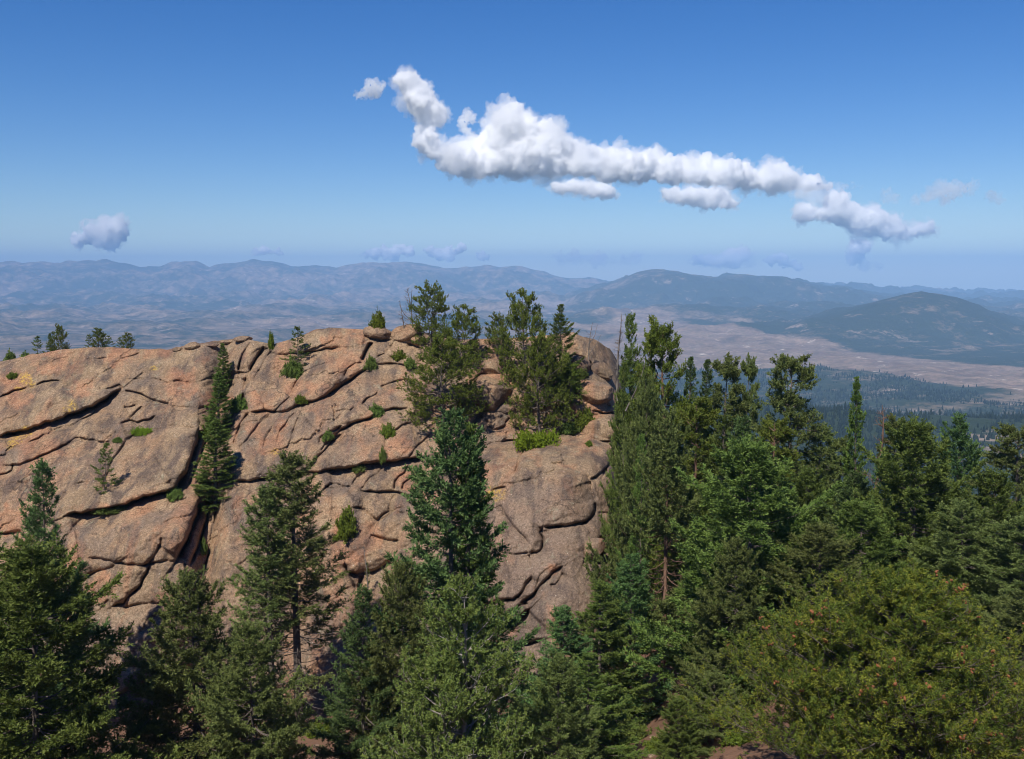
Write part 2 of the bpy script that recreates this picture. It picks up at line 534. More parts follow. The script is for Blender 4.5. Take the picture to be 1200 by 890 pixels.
cloud("bright low cloud just left of the rounded middle mountain top", LD, [(805, 305), (815, 297), (828, 299), (840, 299), (855, 293), (868, 290), (875, 294), (876, 305), (862, 313), (840, 311), (820, 308)], 50, 217, 100, 7)
cloud("small low cloud over the long ridge right of the middle mountain", LD, [(893, 308), (898, 300), (908, 298), (915, 303), (928, 306), (938, 308), (935, 313), (912, 311)], 45, 186, 60, 5, WISP_MAT)
cloud("small upright puff of cloud hanging below the stepped right cloud", LD * .9, [(992, 303), (993, 293), (1000, 284), (1010, 280), (1019, 284), (1020, 294), (1012, 303), (1005, 309), (996, 309)], 45, 201, 80, 7)
cloud("faint flat cloud trailing right from the small upright puff", LD * .9, [(1010, 309), (1025, 308), (1040, 313), (1030, 317), (1012, 316)], 45, 186, 50, 5, FAINT_MAT)
cloud("grey veil of cloud alone at the right side of the sky", CD, [(1072, 234), (1085, 222), (1100, 217), (1122, 216), (1148, 218), (1152, 223), (1130, 231), (1110, 237), (1090, 238)], 36, 170, 90, 7, FRINGE_MAT)
cloud("small faint cloud between the longest cloud and the grey veil", CD, [(1026, 232), (1036, 226), (1050, 226), (1060, 231), (1050, 236), (1036, 236)], 32, 155, 50, 5, FAINT_MAT)
cloud("tiny faint cloud farthest right in the sky", CD, [(1149, 233), (1160, 230), (1175, 232), (1176, 235), (1158, 237)], 30, 139, 40, 4, FAINT_MAT)
cloud("thin veil joining the longest cloud to the stepped cloud", CD * .98, [(925, 226), (945, 222), (962, 224), (985, 214), (1012, 218), (1014, 222), (990, 224), (965, 232), (945, 236), (930, 234)], 34, 170, 80, 7, FAINT_MAT)
cloud("faint long haze cloud above the horizon left of the middle mountain", LD, [(640, 300), (665, 297), (690, 295), (720, 300), (755, 305), (740, 311), (700, 310), (660, 308)], 60, 263, 90, 6, FAINT_MAT)
# ================================================================== granite outcrop
SKYLINE = [(-200, 440), (-60, 434), (0, 424), (20, 420), (45, 415), (70, 410), (110, 407), (160, 409), (200, 411), (215, 408), (240, 404), (262, 399),
           (290, 398), (312, 402), (322, 403), (340, 398), (362, 392), (385, 384), (420, 386), (445, 388), (460, 391), (480, 388), (510, 392), (545, 398),
           (600, 396), (640, 394), (672, 391), (700, 401), (716, 410), (724, 424), (729, 440), (731, 460), (760, 480)]
RIGHT_EDGE = [(380, 722), (410, 722), (440, 727), (470, 735), (490, 741), (520, 742), (545, 737), (570, 739), (600, 741), (625, 736), (660, 739), (700, 735), (760, 720), (820, 715), (980, 715)]
_TR = {'A': (0, 360, 2.9675), 'B': (380, 320, 2.9675), 'C': (0, 590, 2.9675), 'D': (380, 590, 2.9675), 'E': (0, 370, 5.935),
       'G': (200, 380, 5.935), 'H': (540, 480, 5.395), 'I': (540, 620, 5.395), 'J': (380, 370, 6.594), 'K': (380, 500, 4.044), 'P': (0, 0, 1.0)}
# (frame, points, half width px, depth m, step m, decay px, pillow m)
# walking along the points the step drops back on the right-hand side
CR = [
 ('E', [(-20, 580), (60, 545), (140, 515), (215, 495), (300, 462), (380, 452), (445, 457)], 1.6, 1.3, .5, 8, .35),
 ('E', [(-30, 850), (100, 820), (240, 775), (400, 725), (520, 685), (650, 640), (740, 585), (830, 520), (855, 500)], 3.4, 2.6, 1.25, 16, 1.1),
 ('E', [(855, 510), (830, 482), (790, 500), (740, 512), (680, 510)], 1.5, .9, .3, 6, .2),
 ('E', [(860, 520), (920, 530), (980, 545), (1040, 580), (1100, 600), (1190, 612)], 1.3, 1.0, .5, 9, .35),
 ('G', [(0, 560), (80, 575), (190, 588), (270, 580), (330, 570)], 1.3, 1.0, .45, 9, .3),
 ('G', [(0, 400), (90, 402), (150, 410), (250, 380), (330, 372)], .9, .5, .2, 6, .15),
 ('E', [(850, 460), (950, 440), (1040, 435), (1120, 450), (1190, 470)], .8, .4, .2, 6, .1),
 ('E', [(840, 300), (900, 285), (975, 258)], 1.0, .7, .3, 6, .2),
 ('E', [(600, 300), (690, 300), (760, 290)], 1.0, .5, .3, 8, .2),
 ('E', [(180, 890), (300, 830), (400, 785), (520, 755), (640, 690), (700, 640)], 1.2, .7, .4, 9, .4),
 ('E', [(830, 755), (905, 730), (960, 745), (1040, 725), (1090, 690)], 1.6, 1.0, .5, 7, .4),
 ('E', [(890, 730), (925, 690), (990, 630)], 1.0, .7, .2, 6, .25),
 ('E', [(860, 640), (905, 635), (945, 622)], .9, .6, .3, 5, .1),
 ('A', [(0, 548), (45, 550), (90, 540), (150, 515), (200, 495), (250, 470)], 1.3, .9, .6, 9, .4),
 ('A', [(-10, 585), (20, 580), (42, 568), (46, 540)], 1.3, .9, .4, 6, .3),
 ('A', [(230, 475), (262, 455), (300, 462), (350, 470), (390, 465)], 1.2, .7, .4, 7, .3),
 ('A', [(300, 440), (340, 435), (385, 440), (392, 465)], .9, .5, .2, 6, .2),
 # big block in the middle left
 ('A', [(355, 640), (365, 590), (395, 525), (440, 462), (500, 432)], 1.4, .6, .6, 8, .5),
 ('A', [(430, 462), (470, 443), (520, 428), (600, 416), (680, 422)], 1.2, .7, -.5, 8, .5),
 ('A', [(225, 728), (300, 716), (385, 700), (440, 690), (500, 662), (560, 648), (612, 634), (640, 600)], 3.2, 2.4, 1.4, 14, .9),
 ('A', [(612, 632), (640, 590), (668, 530), (688, 470), (690, 425)], 4.2, 3.2, 1.4, 10, .9),
 ('A', [(640, 645), (668, 590), (700, 510), (715, 470), (735, 400), (760, 330), (782, 262), (800, 210)], 2.0, 1.6, .5, 9, .5),
 # lower block
 ('C', [(612, 200), (640, 150), (668, 90), (690, 20), (692, -10)], 5.0, 3.6, 1.6, 10, .9),
 ('C', [(660, 215), (690, 150), (712, 80), (722, 20), (720, -30)], 3.4, 3.2, .4, 9, .4),
 ('C', [(705, 270), (722, 190), (738, 100), (748, 40), (760, -20)], 2.2, 2.0, -.6, 10, .4),
 ('C', [(640, 205), (650, 240), (690, 290)], 1.6, 1.2, -.3, 8, .3),
 ('C', [(300, 190), (345, 192), (400, 208), (460, 212), (515, 212), (560, 204), (640, 200)], 1.2, .8, .5, 7, .35),
 ('C', [(515, 210), (545, 170), (560, 140), (560, 115)], 2.2, 1.3, .4, 8, .4),
 ('C', [(390, 360), (430, 350), (450, 320), (490, 285), (512, 240), (520, 212)], 1.8, 1.3, .6, 9, .4),
 ('C', [(230, 312), (270, 280), (310, 250), (365, 230), (405, 210)], 1.1, .7, .5, 8, .3),
 ('C', [(425, 362), (480, 352), (530, 347), (590, 345)], 1.2, .8, .4, 8, .3),
 ('C', [(420, 572), (470, 568), (515, 560), (560, 535), (597, 508)], 1.2, .8, .4, 8, .3),
 ('C', [(400, 665), (440, 655), (475, 645), (515, 640)], 1.6, 1.2, .8, 8, .4),
 ('C', [(-20, 110), (40, 103), (80, 98)], 1.3, .9, .5, 8, .3),
 ('C', [(225, 120), (255, 80), (285, 50)], 1.3, .8, .3, 8, .3),
 ('A', [(-20, 790), (30, 785), (75, 782)], 1.3, .8, .4, 8, .3),
 ('A', [(258, 617), (285, 610), (312, 608)], 1.0, .6, .3, 6, .2),
 ('A', [(190, 682), (215, 665), (225, 640)], 1.1, .7, .3, 6, .2),
 # the crack system by the slender fir
 ('G', [(470, 330), (480, 270), (500, 210), (535, 150), (565, 120)], 1.8, 2.0, .7, 7, .6),
 ('G', [(470, 332), (510, 338), (550, 330)], 1.4, 1.4, .9, 7, .4),
 ('G', [(548, 335), (580, 270), (620, 205), (650, 150)], 2.0, 1.8, .6, 6, .5),
 ('G', [(510, 480), (520, 400), (560, 300), (600, 240), (660, 175), (700, 160)], 1.0, .7, -.3, 6, .4),
 ('G', [(575, 400), (600, 340), (650, 260), (690, 200), (705, 180)], 1.1, .8, .3, 6, .3),
 ('G', [(535, 600), (512, 540), (505, 500), (515, 430), (525, 370)], 2.4, 2.0, -.8, 9, .5),
 ('G', [(385, 430), (400, 385), (440, 350), (490, 338)], 1.5, 1.2, -.6, 8, .6),
 ('G', [(535, 612), (600, 612), (655, 603), (720, 612), (780, 612), (860, 580), (885, 565), (940, 545), (1020, 530), (1100, 495), (1190, 400)], 1.8, 1.5, .9, 11, .6),
 ('G', [(720, 612), (770, 560), (820, 515), (850, 500)], 1.2, .7, -.4, 7, .4),
 ('G', [(845, 500), (850, 450), (880, 390), (930, 330), (1000, 300), (1100, 265), (1190, 235)], 1.2, .5, -.6, 9, .6),
 ('G', [(725, 208), (790, 212), (850, 203), (930, 200), (1000, 192), (1080, 170), (1190, 160)], 1.4, 1.1, .6, 8, .35),
 ('G', [(725, 212), (715, 185), (720, 150), (745, 130)], 1.2, .9, -.4, 6, .3),
 ('G', [(655, 605), (650, 560), (600, 490), (575, 430)], .8, .4, .15, 6, .1),
 ('G', [(435, 840), (470, 740), (510, 660), (540, 620)], 2.2, 2.0, -.5, 10, .5),
 ('G', [(395, 770), (415, 700), (430, 640), (435, 560)], 1.8, 1.6, .4, 8, .4),
 ('G', [(460, 880), (560, 760), (640, 670), (700, 625)], 1.6, .5, .4, 14, .4),
 ('G', [(735, 840), (760, 740), (820, 660), (870, 610)], 1.1, .5, .3, 10, .3),
 ('G', [(800, 890), (840, 800), (860, 720), (890, 640)], 1.0, .4, .3, 10, .25),
 ('G', [(640, 860), (680, 760), (720, 690)], 1.1, .4, .3, 10, .25),
 ('A', [(812, 603), (870, 608), (930, 596), (1000, 590)], 1.8, 1.5, .8, 9, .5),
 ('G', [(1030, 840), (1040, 790), (1090, 760), (1150, 735), (1190, 705)], 1.6, 1.2, .5, 8, .4),
 ('G', [(1040, 890), (1070, 840), (1120, 800), (1190, 770)], 1.1, .8, .4, 8, .3),
 ('G', [(1135, 660), (1140, 600), (1155, 540)], .8, .4, .2, 6, .15),
 ('A', [(1058, 577), (1085, 550), (1105, 520), (1150, 470), (1190, 440)], 1.5, 1.2, .6, 9, .4),
 ('A', [(1060, 577), (1120, 572), (1190, 558)], 1.5, 1.2, .7, 9, .4),
 ('A', [(1120, 640), (1150, 615), (1190, 620)], 1.0, .6, .4, 8, .3),
 # middle part
 ('B', [(0, 432), (50, 400), (95, 370), (140, 337), (165, 322)], 2.4, 2.2, 1.1, 11, .8),
 ('J', [(290, 350), (320, 280), (350, 225), (375, 215)], 3.6, 2.6, .8, 9, .5),
 ('J', [(150, 480), (180, 410), (240, 370), (300, 365)], 1.2, .8, -.4, 7, .4),
 ('B', [(0, 602), (55, 548), (100, 522), (140, 512), (190, 490), (240, 472), (290, 470)], 1.9, 1.6, .9, 11, .6),
 ('B', [(0, 690), (40, 688), (95, 678), (150, 665), (200, 660), (255, 655), (300, 648), (350, 640)], 2.4, 2.2, 1.2, 12, .7),
 ('J', [(290, 690), (330, 640), (400, 610), (410, 590)], 1.6, 1.2, .5, 7, .3),
 ('J', [(430, 550), (500, 525), (560, 505), (640, 490)], 1.3, 1.0, .5, 7, .3),
 ('J', [(75, 850), (80, 760), (60, 690)], .8, .5, .2, 7, .15),
 ('J', [(80, 745), (150, 725), (200, 735), (240, 700)], .8, .5, .2, 6, .15),
 ('J', [(400, 325), (450, 300), (500, 290), (560, 320), (570, 370)], 1.2, .8, -.4, 7, .4),
 ('J', [(390, 380), (430, 378), (500, 372), (600, 380), (640, 400)], 1.3, 1.0, .5, 7, .4),
 ('J', [(640, 210), (700, 235), (760, 260), (790, 310), (770, 340), (715, 365)], 1.8, 1.3, .6, 7, .5),
 ('J', [(300, 155), (400, 185), (480, 190), (530, 185)], 1.4, 1.0, .6, 7, .4),
 ('K', [(0, 282), (60, 290), (130, 285)], 1.2, .8, .4, 7, .3),
 ('K', [(130, 280), (160, 235), (200, 205), (240, 190)], 1.0, .6, .3, 7, .3),
 ('K', [(165, 303), (220, 308), (290, 310), (350, 312), (390, 330), (450, 335)], 1.5, 1.2, .7, 8, .4),
 ('K', [(330, 305), (335, 260), (380, 220), (400, 180)], 1.1, .8, .4, 7, .3),
 ('K', [(365, 310), (375, 270), (420, 240), (440, 180)], 1.1, .8, .4, 7, .3),
 ('K', [(170, 300), (200, 260), (250, 225), (280, 190)], .9, .5, .3, 7, .3),
 ('K', [(125, 385), (190, 395), (250, 445), (310, 400), (385, 410)], 1.2, .8, .5, 7, .4),
 ('K', [(215, 510), (250, 460), (320, 405), (380, 380)], 1.3, .8, -.5, 7, .4),
 ('K', [(215, 510), (255, 525), (300, 538), (355, 542)], 1.4, 1.2, .7, 7, .4),
 ('K', [(310, 400), (315, 350), (340, 320)], 1.0, .6, .3, 6, .3),
 ('K', [(0, 620), (40, 560), (95, 510), (150, 505)], 1.3, .6, -.5, 9, .5),
 ('K', [(95, 640), (110, 690), (150, 698), (190, 690), (240, 685), (280, 660), (325, 640)], 2.0, 1.4, .9, 9, .7),
 ('K', [(150, 770), (135, 730), (122, 695)], 3.0, 1.5, .5, 6, .3),
 ('K', [(160, 770), (172, 735), (182, 705)], 3.6, 2.6, -.3, 6, .3),
 ('B', [(205, 640), (222, 630), (212, 600), (218, 560), (270, 530), (330, 525)], 1.1, .7, .3, 7, .3),
 ('B', [(290, 645), (325, 600), (370, 560)], 1.0, .7, .3, 7, .3),
 ('B', [(510, 380), (545, 352), (590, 345), (640, 340)], 1.6, 1.2, -.5, 8, .5),
 ('B', [(515, 400), (545, 455), (600, 458), (655, 455)], 1.6, 1.2, .6, 8, .5),
 ('B', [(500, 540), (545, 500), (560, 478), (610, 468), (665, 470)], 1.3, 1.0, -.5, 7, .4),
 ('B', [(560, 510), (590, 545), (625, 525), (665, 490)], 1.1, .9, .4, 6, .3),
 # the big pale slab at the right
 ('H', [(85, 240), (160, 225), (230, 205), (300, 197), (360, 195), (420, 205)], 1.8, 1.5, .9, 9, .5),
 ('H', [(330, 410), (360, 350), (380, 285), (420, 255), (480, 235)], 1.5, .7, -.5, 10, .5),
 ('H', [(480, 235), (540, 190), (610, 160), (680, 150), (760, 180), (820, 185)], 1.6, .8, -.9, 12, .8),
 ('H', [(815, 445), (860, 425), (900, 390), (940, 350), (965, 310), (965, 255)], 2.2, 1.8, .8, 9, .6),
 ('H', [(640, 345), (690, 365), (740, 395), (790, 405), (815, 445)], 1.2, .4, -.4, 9, .4),
 ('H', [(880, 455), (905, 405), (925, 375)], 3.0, 1.8, .2, 6, .3),
 ('H', [(520, 745), (600, 740), (700, 728), (790, 712), (830, 680), (850, 640), (850, 580)], 2.2, 1.7, .9, 12, .7),
 ('H', [(850, 580), (830, 520), (815, 450)], 1.2, .5, -.4, 9, .4),
 ('H', [(860, 655), (940, 658), (1000, 662), (1055, 660)], 1.1, .8, .3, 7, .3),
 ('H', [(190, 515), (230, 498), (285, 490)], 1.2, .8, .4, 7, .3),
 ('H', [(230, 590), (280, 670), (330, 740), (390, 800), (440, 860)], 2.4, .4, .5, 14, .5),
 ('H', [(520, 745), (500, 780), (520, 820), (518, 890)], 1.4, .8, .4, 7, .3),
 ('H', [(815, 165), (850, 185), (930, 205), (990, 190), (1035, 145), (1050, 120)], 1.9, 1.7, .8, 7, .7),
 ('H', [(1050, 120), (1075, 80), (1085, 30)], 1.2, .9, .3, 6, .4),
 ('I', [(430, 150), (480, 150), (510, 130), (522, 70), (515, 0)], 1.7, 1.3, .6, 8, .6),
 ('I', [(300, 155), (370, 158), (430, 150)], .9, .5, .3, 7, .2),
 ('I', [(430, 160), (440, 210), (450, 260)], 1.0, .6, .3, 7, .2),
 ('I', [(120, 485), (200, 475), (250, 455), (330, 448), (370, 420), (410, 350), (450, 285)], 2.2, 1.7, .9, 8, .6),
 ('I', [(370, 470), (430, 440), (480, 390), (530, 330), (580, 275), (650, 235)], 2.8, 2.0, .9, 8, .6),
 ('I', [(225, 605), (300, 600), (350, 575), (400, 540), (435, 505)], 3.4, 2.4, 1.3, 9, .7),
 ('I', [(280, 545), (330, 510), (375, 480), (430, 470)], 1.3, 1.0, .4, 6, .4),
 ('I', [(220, 545), (235, 500), (260, 470)], 1.3, 1.0, .4, 6, .4),
 ('I', [(240, 745), (300, 735), (360, 735), (420, 730), (470, 710), (510, 700)], 2.0, 1.6, .9, 9, .5),
 ('I', [(300, 640), (370, 630), (440, 645), (505, 665)], 1.2, .8, -.5, 8, .5),
 ('I', [(560, 355), (600, 350), (630, 310), (645, 275)], 1.4, .8, .5, 6, .4),
 ('I', [(775, 185), (800, 197), (850, 185), (895, 155), (915, 150), (930, 120)], 1.8, 1.4, .9, 7, .8),
 ('I', [(780, 180), (800, 130), (840, 80), (890, 60), (925, 80)], 1.3, .3, -.9, 8, .6),
 # upper right rocks behind the pines
 ('B', [(862, 280), (900, 292), (925, 310), (940, 340)], 1.8, 1.2, .6, 7, .4),
 ('B', [(900, 370), (912, 340), (925, 312)], 3.5, 2.2, .3, 5, .3),
 ('B', [(860, 420), (900, 412), (950, 440), (1000, 470)], 1.7, 1.3, .6, 7, .5),
 ('B', [(870, 370), (920, 365), (970, 385), (1005, 430)], 1.3, .7, -.6, 8, .5),
 ('B', [(800, 475), (850, 495), (900, 520)], 1.4, 1.0, .6, 7, .4),
 ('B', [(930, 480), (970, 490), (1010, 485)], 1.2, .9, .4, 6, .3),
]

def rock_base_depth(px, py):
    sk = interp(px, SKYLINE)
    s = np.clip((py - sk) / (900 - sk), 0, 1.3)
    D = 80 + 29 * np.clip(1 - s, 0, 1) ** 2.1
    # the big slab at the right stands forward, a ledge runs behind its top
    gx = np.exp(-((px - 650) / 95.0) ** 2)
    D = D - 5.5 * gx * sstep(500, 560, py)
    D = D + 3.0 * gx * np.exp(-((py - 500) / 26.0) ** 2)
    # gully at the slender fir
    D = D + 2.6 * np.exp(-((px - (262 - (py - 420) * .09)) / 16.0) ** 2)
    D = D - 2.4 * np.exp(-((px - 165) / 85.0) ** 2 - ((py - 640) / 70.0) ** 2)
    # the rock turns away at its right end
    ed = np.interp(py, *zip(*RIGHT_EDGE))
    t = np.clip(1 - (ed - px) / 46.0, 0, 1)
    D = D + 9.0 * (1 - np.sqrt(np.clip(1 - t * t, 0, 1)))
    return D

def rock_detail(px, py):
    disp = np.zeros_like(px)
    for fr, pts, w, dep, step, dec, pil in CR:
        ox, oy, sc = _TR[fr]
        q = [(ox + a / sc, oy + b / sc) for a, b in pts]
        # jitter long segments so that no crack is ruled
        qq = [q[0]]
        for k in range(len(q) - 1):
            a, b = np.array(q[k]), np.array(q[k + 1]); Ls = np.hypot(*(b - a)); n = max(1, int(Ls / 6))
            for j in range(1, n + 1):
                c = a + (b - a) * j / n
                if j < n: c = c + np.array([-(b - a)[1], (b - a)[0]]) / max(Ls, 1e-6) * _rr.uniform(-1.4, 1.4)
                qq.append(tuple(c))
        q = np.array(qq)
        reach = max(dec * 5, 60)
        m = (px > q[:, 0].min() - reach) & (px < q[:, 0].max() + reach) & (py > q[:, 1].min() - reach) & (py < q[:, 1].max() + reach)
        if not m.any(): continue
        X, Y = px[m], py[m]
        bd = np.full(X.shape, 1e9); side = np.zeros_like(X); par = np.zeros_like(X)
        Ltot = np.hypot(*np.diff(q, axis=0).T).sum(); acc = 0
        for k in range(len(q) - 1):
            a, b = q[k], q[k + 1]; ab = b - a; l2 = ab @ ab
            t = np.clip(((X - a[0]) * ab[0] + (Y - a[1]) * ab[1]) / l2, 0, 1)
            dx = X - a[0] - t * ab[0]; dy = Y - a[1] - t * ab[1]
            d = np.hypot(dx, dy)
            n = d < bd
            bd = np.where(n, d, bd)
            side = np.where(n, np.sign(ab[0] * (Y - a[1]) - ab[1] * (X - a[0])), side)
            par = np.where(n, (acc + t * math.sqrt(l2)) / Ltot, par)
            acc += math.sqrt(l2)
        taper = sstep(0, .10, par) * .8 + .2
        taper = taper * (sstep(0, .10, 1 - par) * .8 + .2)
        wv = np.maximum(w * .34, .55) * (.65 + .7 * taper * (1 + .5 * noise3(np.stack([X * .06, Y * .06, 0 * X + w], -1))))
        gapn = np.clip(.55 + 1.5 * noise3(np.stack([X * .045, Y * .045, 0 * X + dep * 3], -1)), .05, 1)
        g = .62 * dep * taper * gapn * np.exp(-(bd / wv) ** 2)
        s = abs(step) * (.52 if abs(step) >= 1.2 else .27)
        if step < 0: side = -side
        st = np.where(side > 0, 1.35 * s * np.exp(-np.maximum(bd - wv, 0) / (dec * 1.7)), -s * 1.25 * np.exp(-((bd - 9) / (dec * 1.9)) ** 2)) * taper
        pl_ = pil * (.55 * np.exp(-bd / 4.0) + .55 * np.exp(-bd / 15.0)) * taper
        st = st * np.where(side > 0, 1, sstep(0, 3.0, bd))
        disp[m] += g + st + pl_
    return disp

_rr = np.random.RandomState(11)
ROCK_GRID = {}

def rock_material():
    m, nt, out = new_mat("weathered_granite")
    bs = N(nt, 'ShaderNodeBsdfPrincipled'); bs.inputs['Roughness'].default_value = .9
    bs.inputs['Specular IOR Level'].default_value = .15
    geo = N(nt, 'ShaderNodeNewGeometry'); pos = geo.outputs['Position']
    big = noise_tex(nt, pos, .085, 5, .6, .6)
    med = noise_tex(nt, pos, .45, 6, .65, .4)
    fin = noise_tex(nt, pos, 3.2, 6, .75)
    mp = N(nt, 'ShaderNodeMapping'); mp.inputs['Scale'].default_value = (1.0, .45, .11); mp.inputs['Rotation'].default_value = (0, R(-16), 0)
    L(nt, pos, mp.inputs['Vector'])
    streak = noise_tex(nt, mp.outputs[0], .75, 5, .62, .3)
    c = mixc(nt, ramp(nt, big, [(.38, 0.), (.62, 1.)]), (0.225, 0.158, 0.096), (0.298, 0.178, 0.106))
    c = mixc(nt, ramp(nt, med, [(.40, 0.), (.66, 1.)]), c, (0.318, 0.226, 0.142))
    # grey-brown weathering skin on the old, lower faces
    at2 = N(nt, 'ShaderNodeAttribute', attribute_name="patina")
    c = mixc(nt, mathn(nt, 'MULTIPLY', at2.outputs['Fac'], .8), c, (0.185, 0.135, 0.108))
    c = mixc(nt, ramp(nt, streak, [(.46, 0.), (.62, .85)]), c, (0.100, 0.074, 0.062))
    c = mixc(nt, ramp(nt, noise_tex(nt, pos, .19, 5, .62, .8), [(.50, 0.), (.64, .6)]), c, (0.165, 0.125, 0.098))
    # iron-red stains
    at = N(nt, 'ShaderNodeAttribute', attribute_name="stain")
    sm = mathn(nt, 'MULTIPLY', at.outputs['Fac'], ramp(nt, med, [(.35, .06), (.64, .62)]))
    sm2 = mathn(nt, 'MULTIPLY', ramp(nt, noise_tex(nt, mp.outputs[0], .33, 5, .6, .5), [(.53, 0.), (.66, .50)]), .8)
    c = mixc(nt, mathn(nt, 'MAXIMUM', sm, sm2), c, (0.40, 0.180, 0.095))
    yl = N(nt, 'ShaderNodeAttribute', attribute_name="yellow")
    c = mixc(nt, mathn(nt, 'MULTIPLY', yl.outputs['Fac'], ramp(nt, fin, [(.45, 0.), (.58, .85)])), c, (0.42, 0.27, 0.05))
    lich = ramp(nt, noise_tex(nt, pos, .95, 7, .72, .5), [(.58, 0.), (.70, .55)])
    c = mixc(nt, lich, c, (0.255, 0.25, 0.175))
    # mineral grain
    gr = ramp(nt, noise_tex(nt, pos, 7.0, 4, .8), [(.28, .40), (.5, 1.), (.72, 1.65)])
    c = mixc(nt, 1.0, c, gr, 'MULTIPLY')
    c = mixc(nt, 1.0, c, ramp(nt, fin, [(.25, .68), (.5, 1.), (.75, 1.30)]), 'MULTIPLY')
    sp = ramp(nt, noise_tex(nt, pos, 5.5, 2, .6), [(.70, 0.), (.76, .7)])
    c = mixc(nt, sp, c, (0.62, 0.54, 0.46))
    # hairline joints with soil in them
    mpv = N(nt, 'ShaderNodeMapping'); mpv.inputs['Rotation'].default_value = (0, R(28), 0); mpv.inputs['Scale'].default_value = (.16, .16, .42)
    nz = N(nt, 'ShaderNodeTexNoise'); nz.inputs['Scale'].default_value = .5; nz.inputs['Detail'].default_value = 5
    L(nt, pos, nz.inputs['Vector'])
    vadd = N(nt, 'ShaderNodeVectorMath', operation='MULTIPLY_ADD'); vadd.inputs[1].default_value = (3.2, 3.2, 3.2)
    L(nt, nz.outputs['Color'], vadd.inputs[0]); L(nt, pos, vadd.inputs[2])
    L(nt, vadd.outputs[0], mpv.inputs['Vector'])
    vo = N(nt, 'ShaderNodeTexVoronoi', feature='DISTANCE_TO_EDGE'); vo.inputs['Scale'].default_value = 1.0
    L(nt, mpv.outputs[0], vo.inputs['Vector'])
    hair = ramp(nt, vo.outputs['Distance'], [(0.0, 1.), (.012, 0.)])
    hair = mathn(nt, 'MULTIPLY', hair, ramp(nt, big, [(.46, 0.), (.56, 1.)]))
    c = mixc(nt, mathn(nt, 'MULTIPLY', hair, .7), c, (0.055, 0.042, 0.034))
    L(nt, c, bs.inputs['Base Color'])
    b1 = N(nt, 'ShaderNodeBump'); b1.inputs['Strength'].default_value = .55; b1.inputs['Distance'].default_value = .16
    h = mathn(nt, 'ADD', mathn(nt, 'MULTIPLY', med, 1.6), mathn(nt, 'MULTIPLY', fin, .75))
    h = mathn(nt, 'SUBTRACT', h, mathn(nt, 'MULTIPLY', hair, .8))
    L(nt, h, b1.inputs['Height'])
    b2 = N(nt, 'ShaderNodeBump'); b2.inputs['Strength'].default_value = .7; b2.inputs['Distance'].default_value = .06
    L(nt, noise_tex(nt, pos, 9.0, 5, .8), b2.inputs['Height'])
    L(nt, b1.outputs[0], b2.inputs['Normal'])
    L(nt, b2.outputs[0], bs.inputs['Normal'])
    L(nt, bs.outputs[0], out.inputs['Surface'])
    return m
ROCK_MAT = rock_material()

STAINS = [(20, 470, 22), (95, 455, 18), (30, 520, 20), (15, 610, 26), (120, 600, 14), (300, 505, 16), (318, 520, 20), (330, 500, 12), (345, 455, 16), (300, 470, 16), (308, 478, 12),
          (425, 385, 22), (395, 400, 20), (365, 455, 12), (410, 425, 22), (470, 520, 20), (450, 535, 18), (480, 560, 22), (500, 580, 16), (430, 630, 22), (410, 650, 24), (400, 620, 18),
          (580, 450, 30), (575, 470, 22), (690, 485, 30), (670, 480, 24), (710, 470, 18), (590, 500, 14), (580, 755, 12), (600, 742, 8), (645, 665, 10), (700, 645, 14),
          (190, 395, 30), (20, 450, 26), (210, 450, 26), (250, 470, 22), (220, 640, 30), (120, 690, 24), (190, 700, 22), (60, 415, 30), (140, 415, 24), (335, 412, 18), (560, 440, 20)]
YELLOW = [(30, 446, 12), (22, 455, 8), (38, 450, 8), (83, 473, 8), (78, 482, 7), (85, 478, 6), (20, 515, 8), (30, 505, 10), (585, 580, 10), (575, 575, 8), (16, 519, 10), (322, 530, 7), (180, 432, 5)]

def spots(px, py, lst, cover=1.0):
    a = np.zeros_like(px)
    wob = .45 * noise3(np.stack([px * .07, py * .07, 0 * px + 1.7], -1)) + .3 * noise3(np.stack([px * .2, py * .2, 0 * px], -1))
    for x, y, r in lst:
        d = np.hypot((px - x), (py - y) * 1.15) / r
        a = np.maximum(a, 1 - sstep(.45, 1.0, d + wob))
    return a * cover

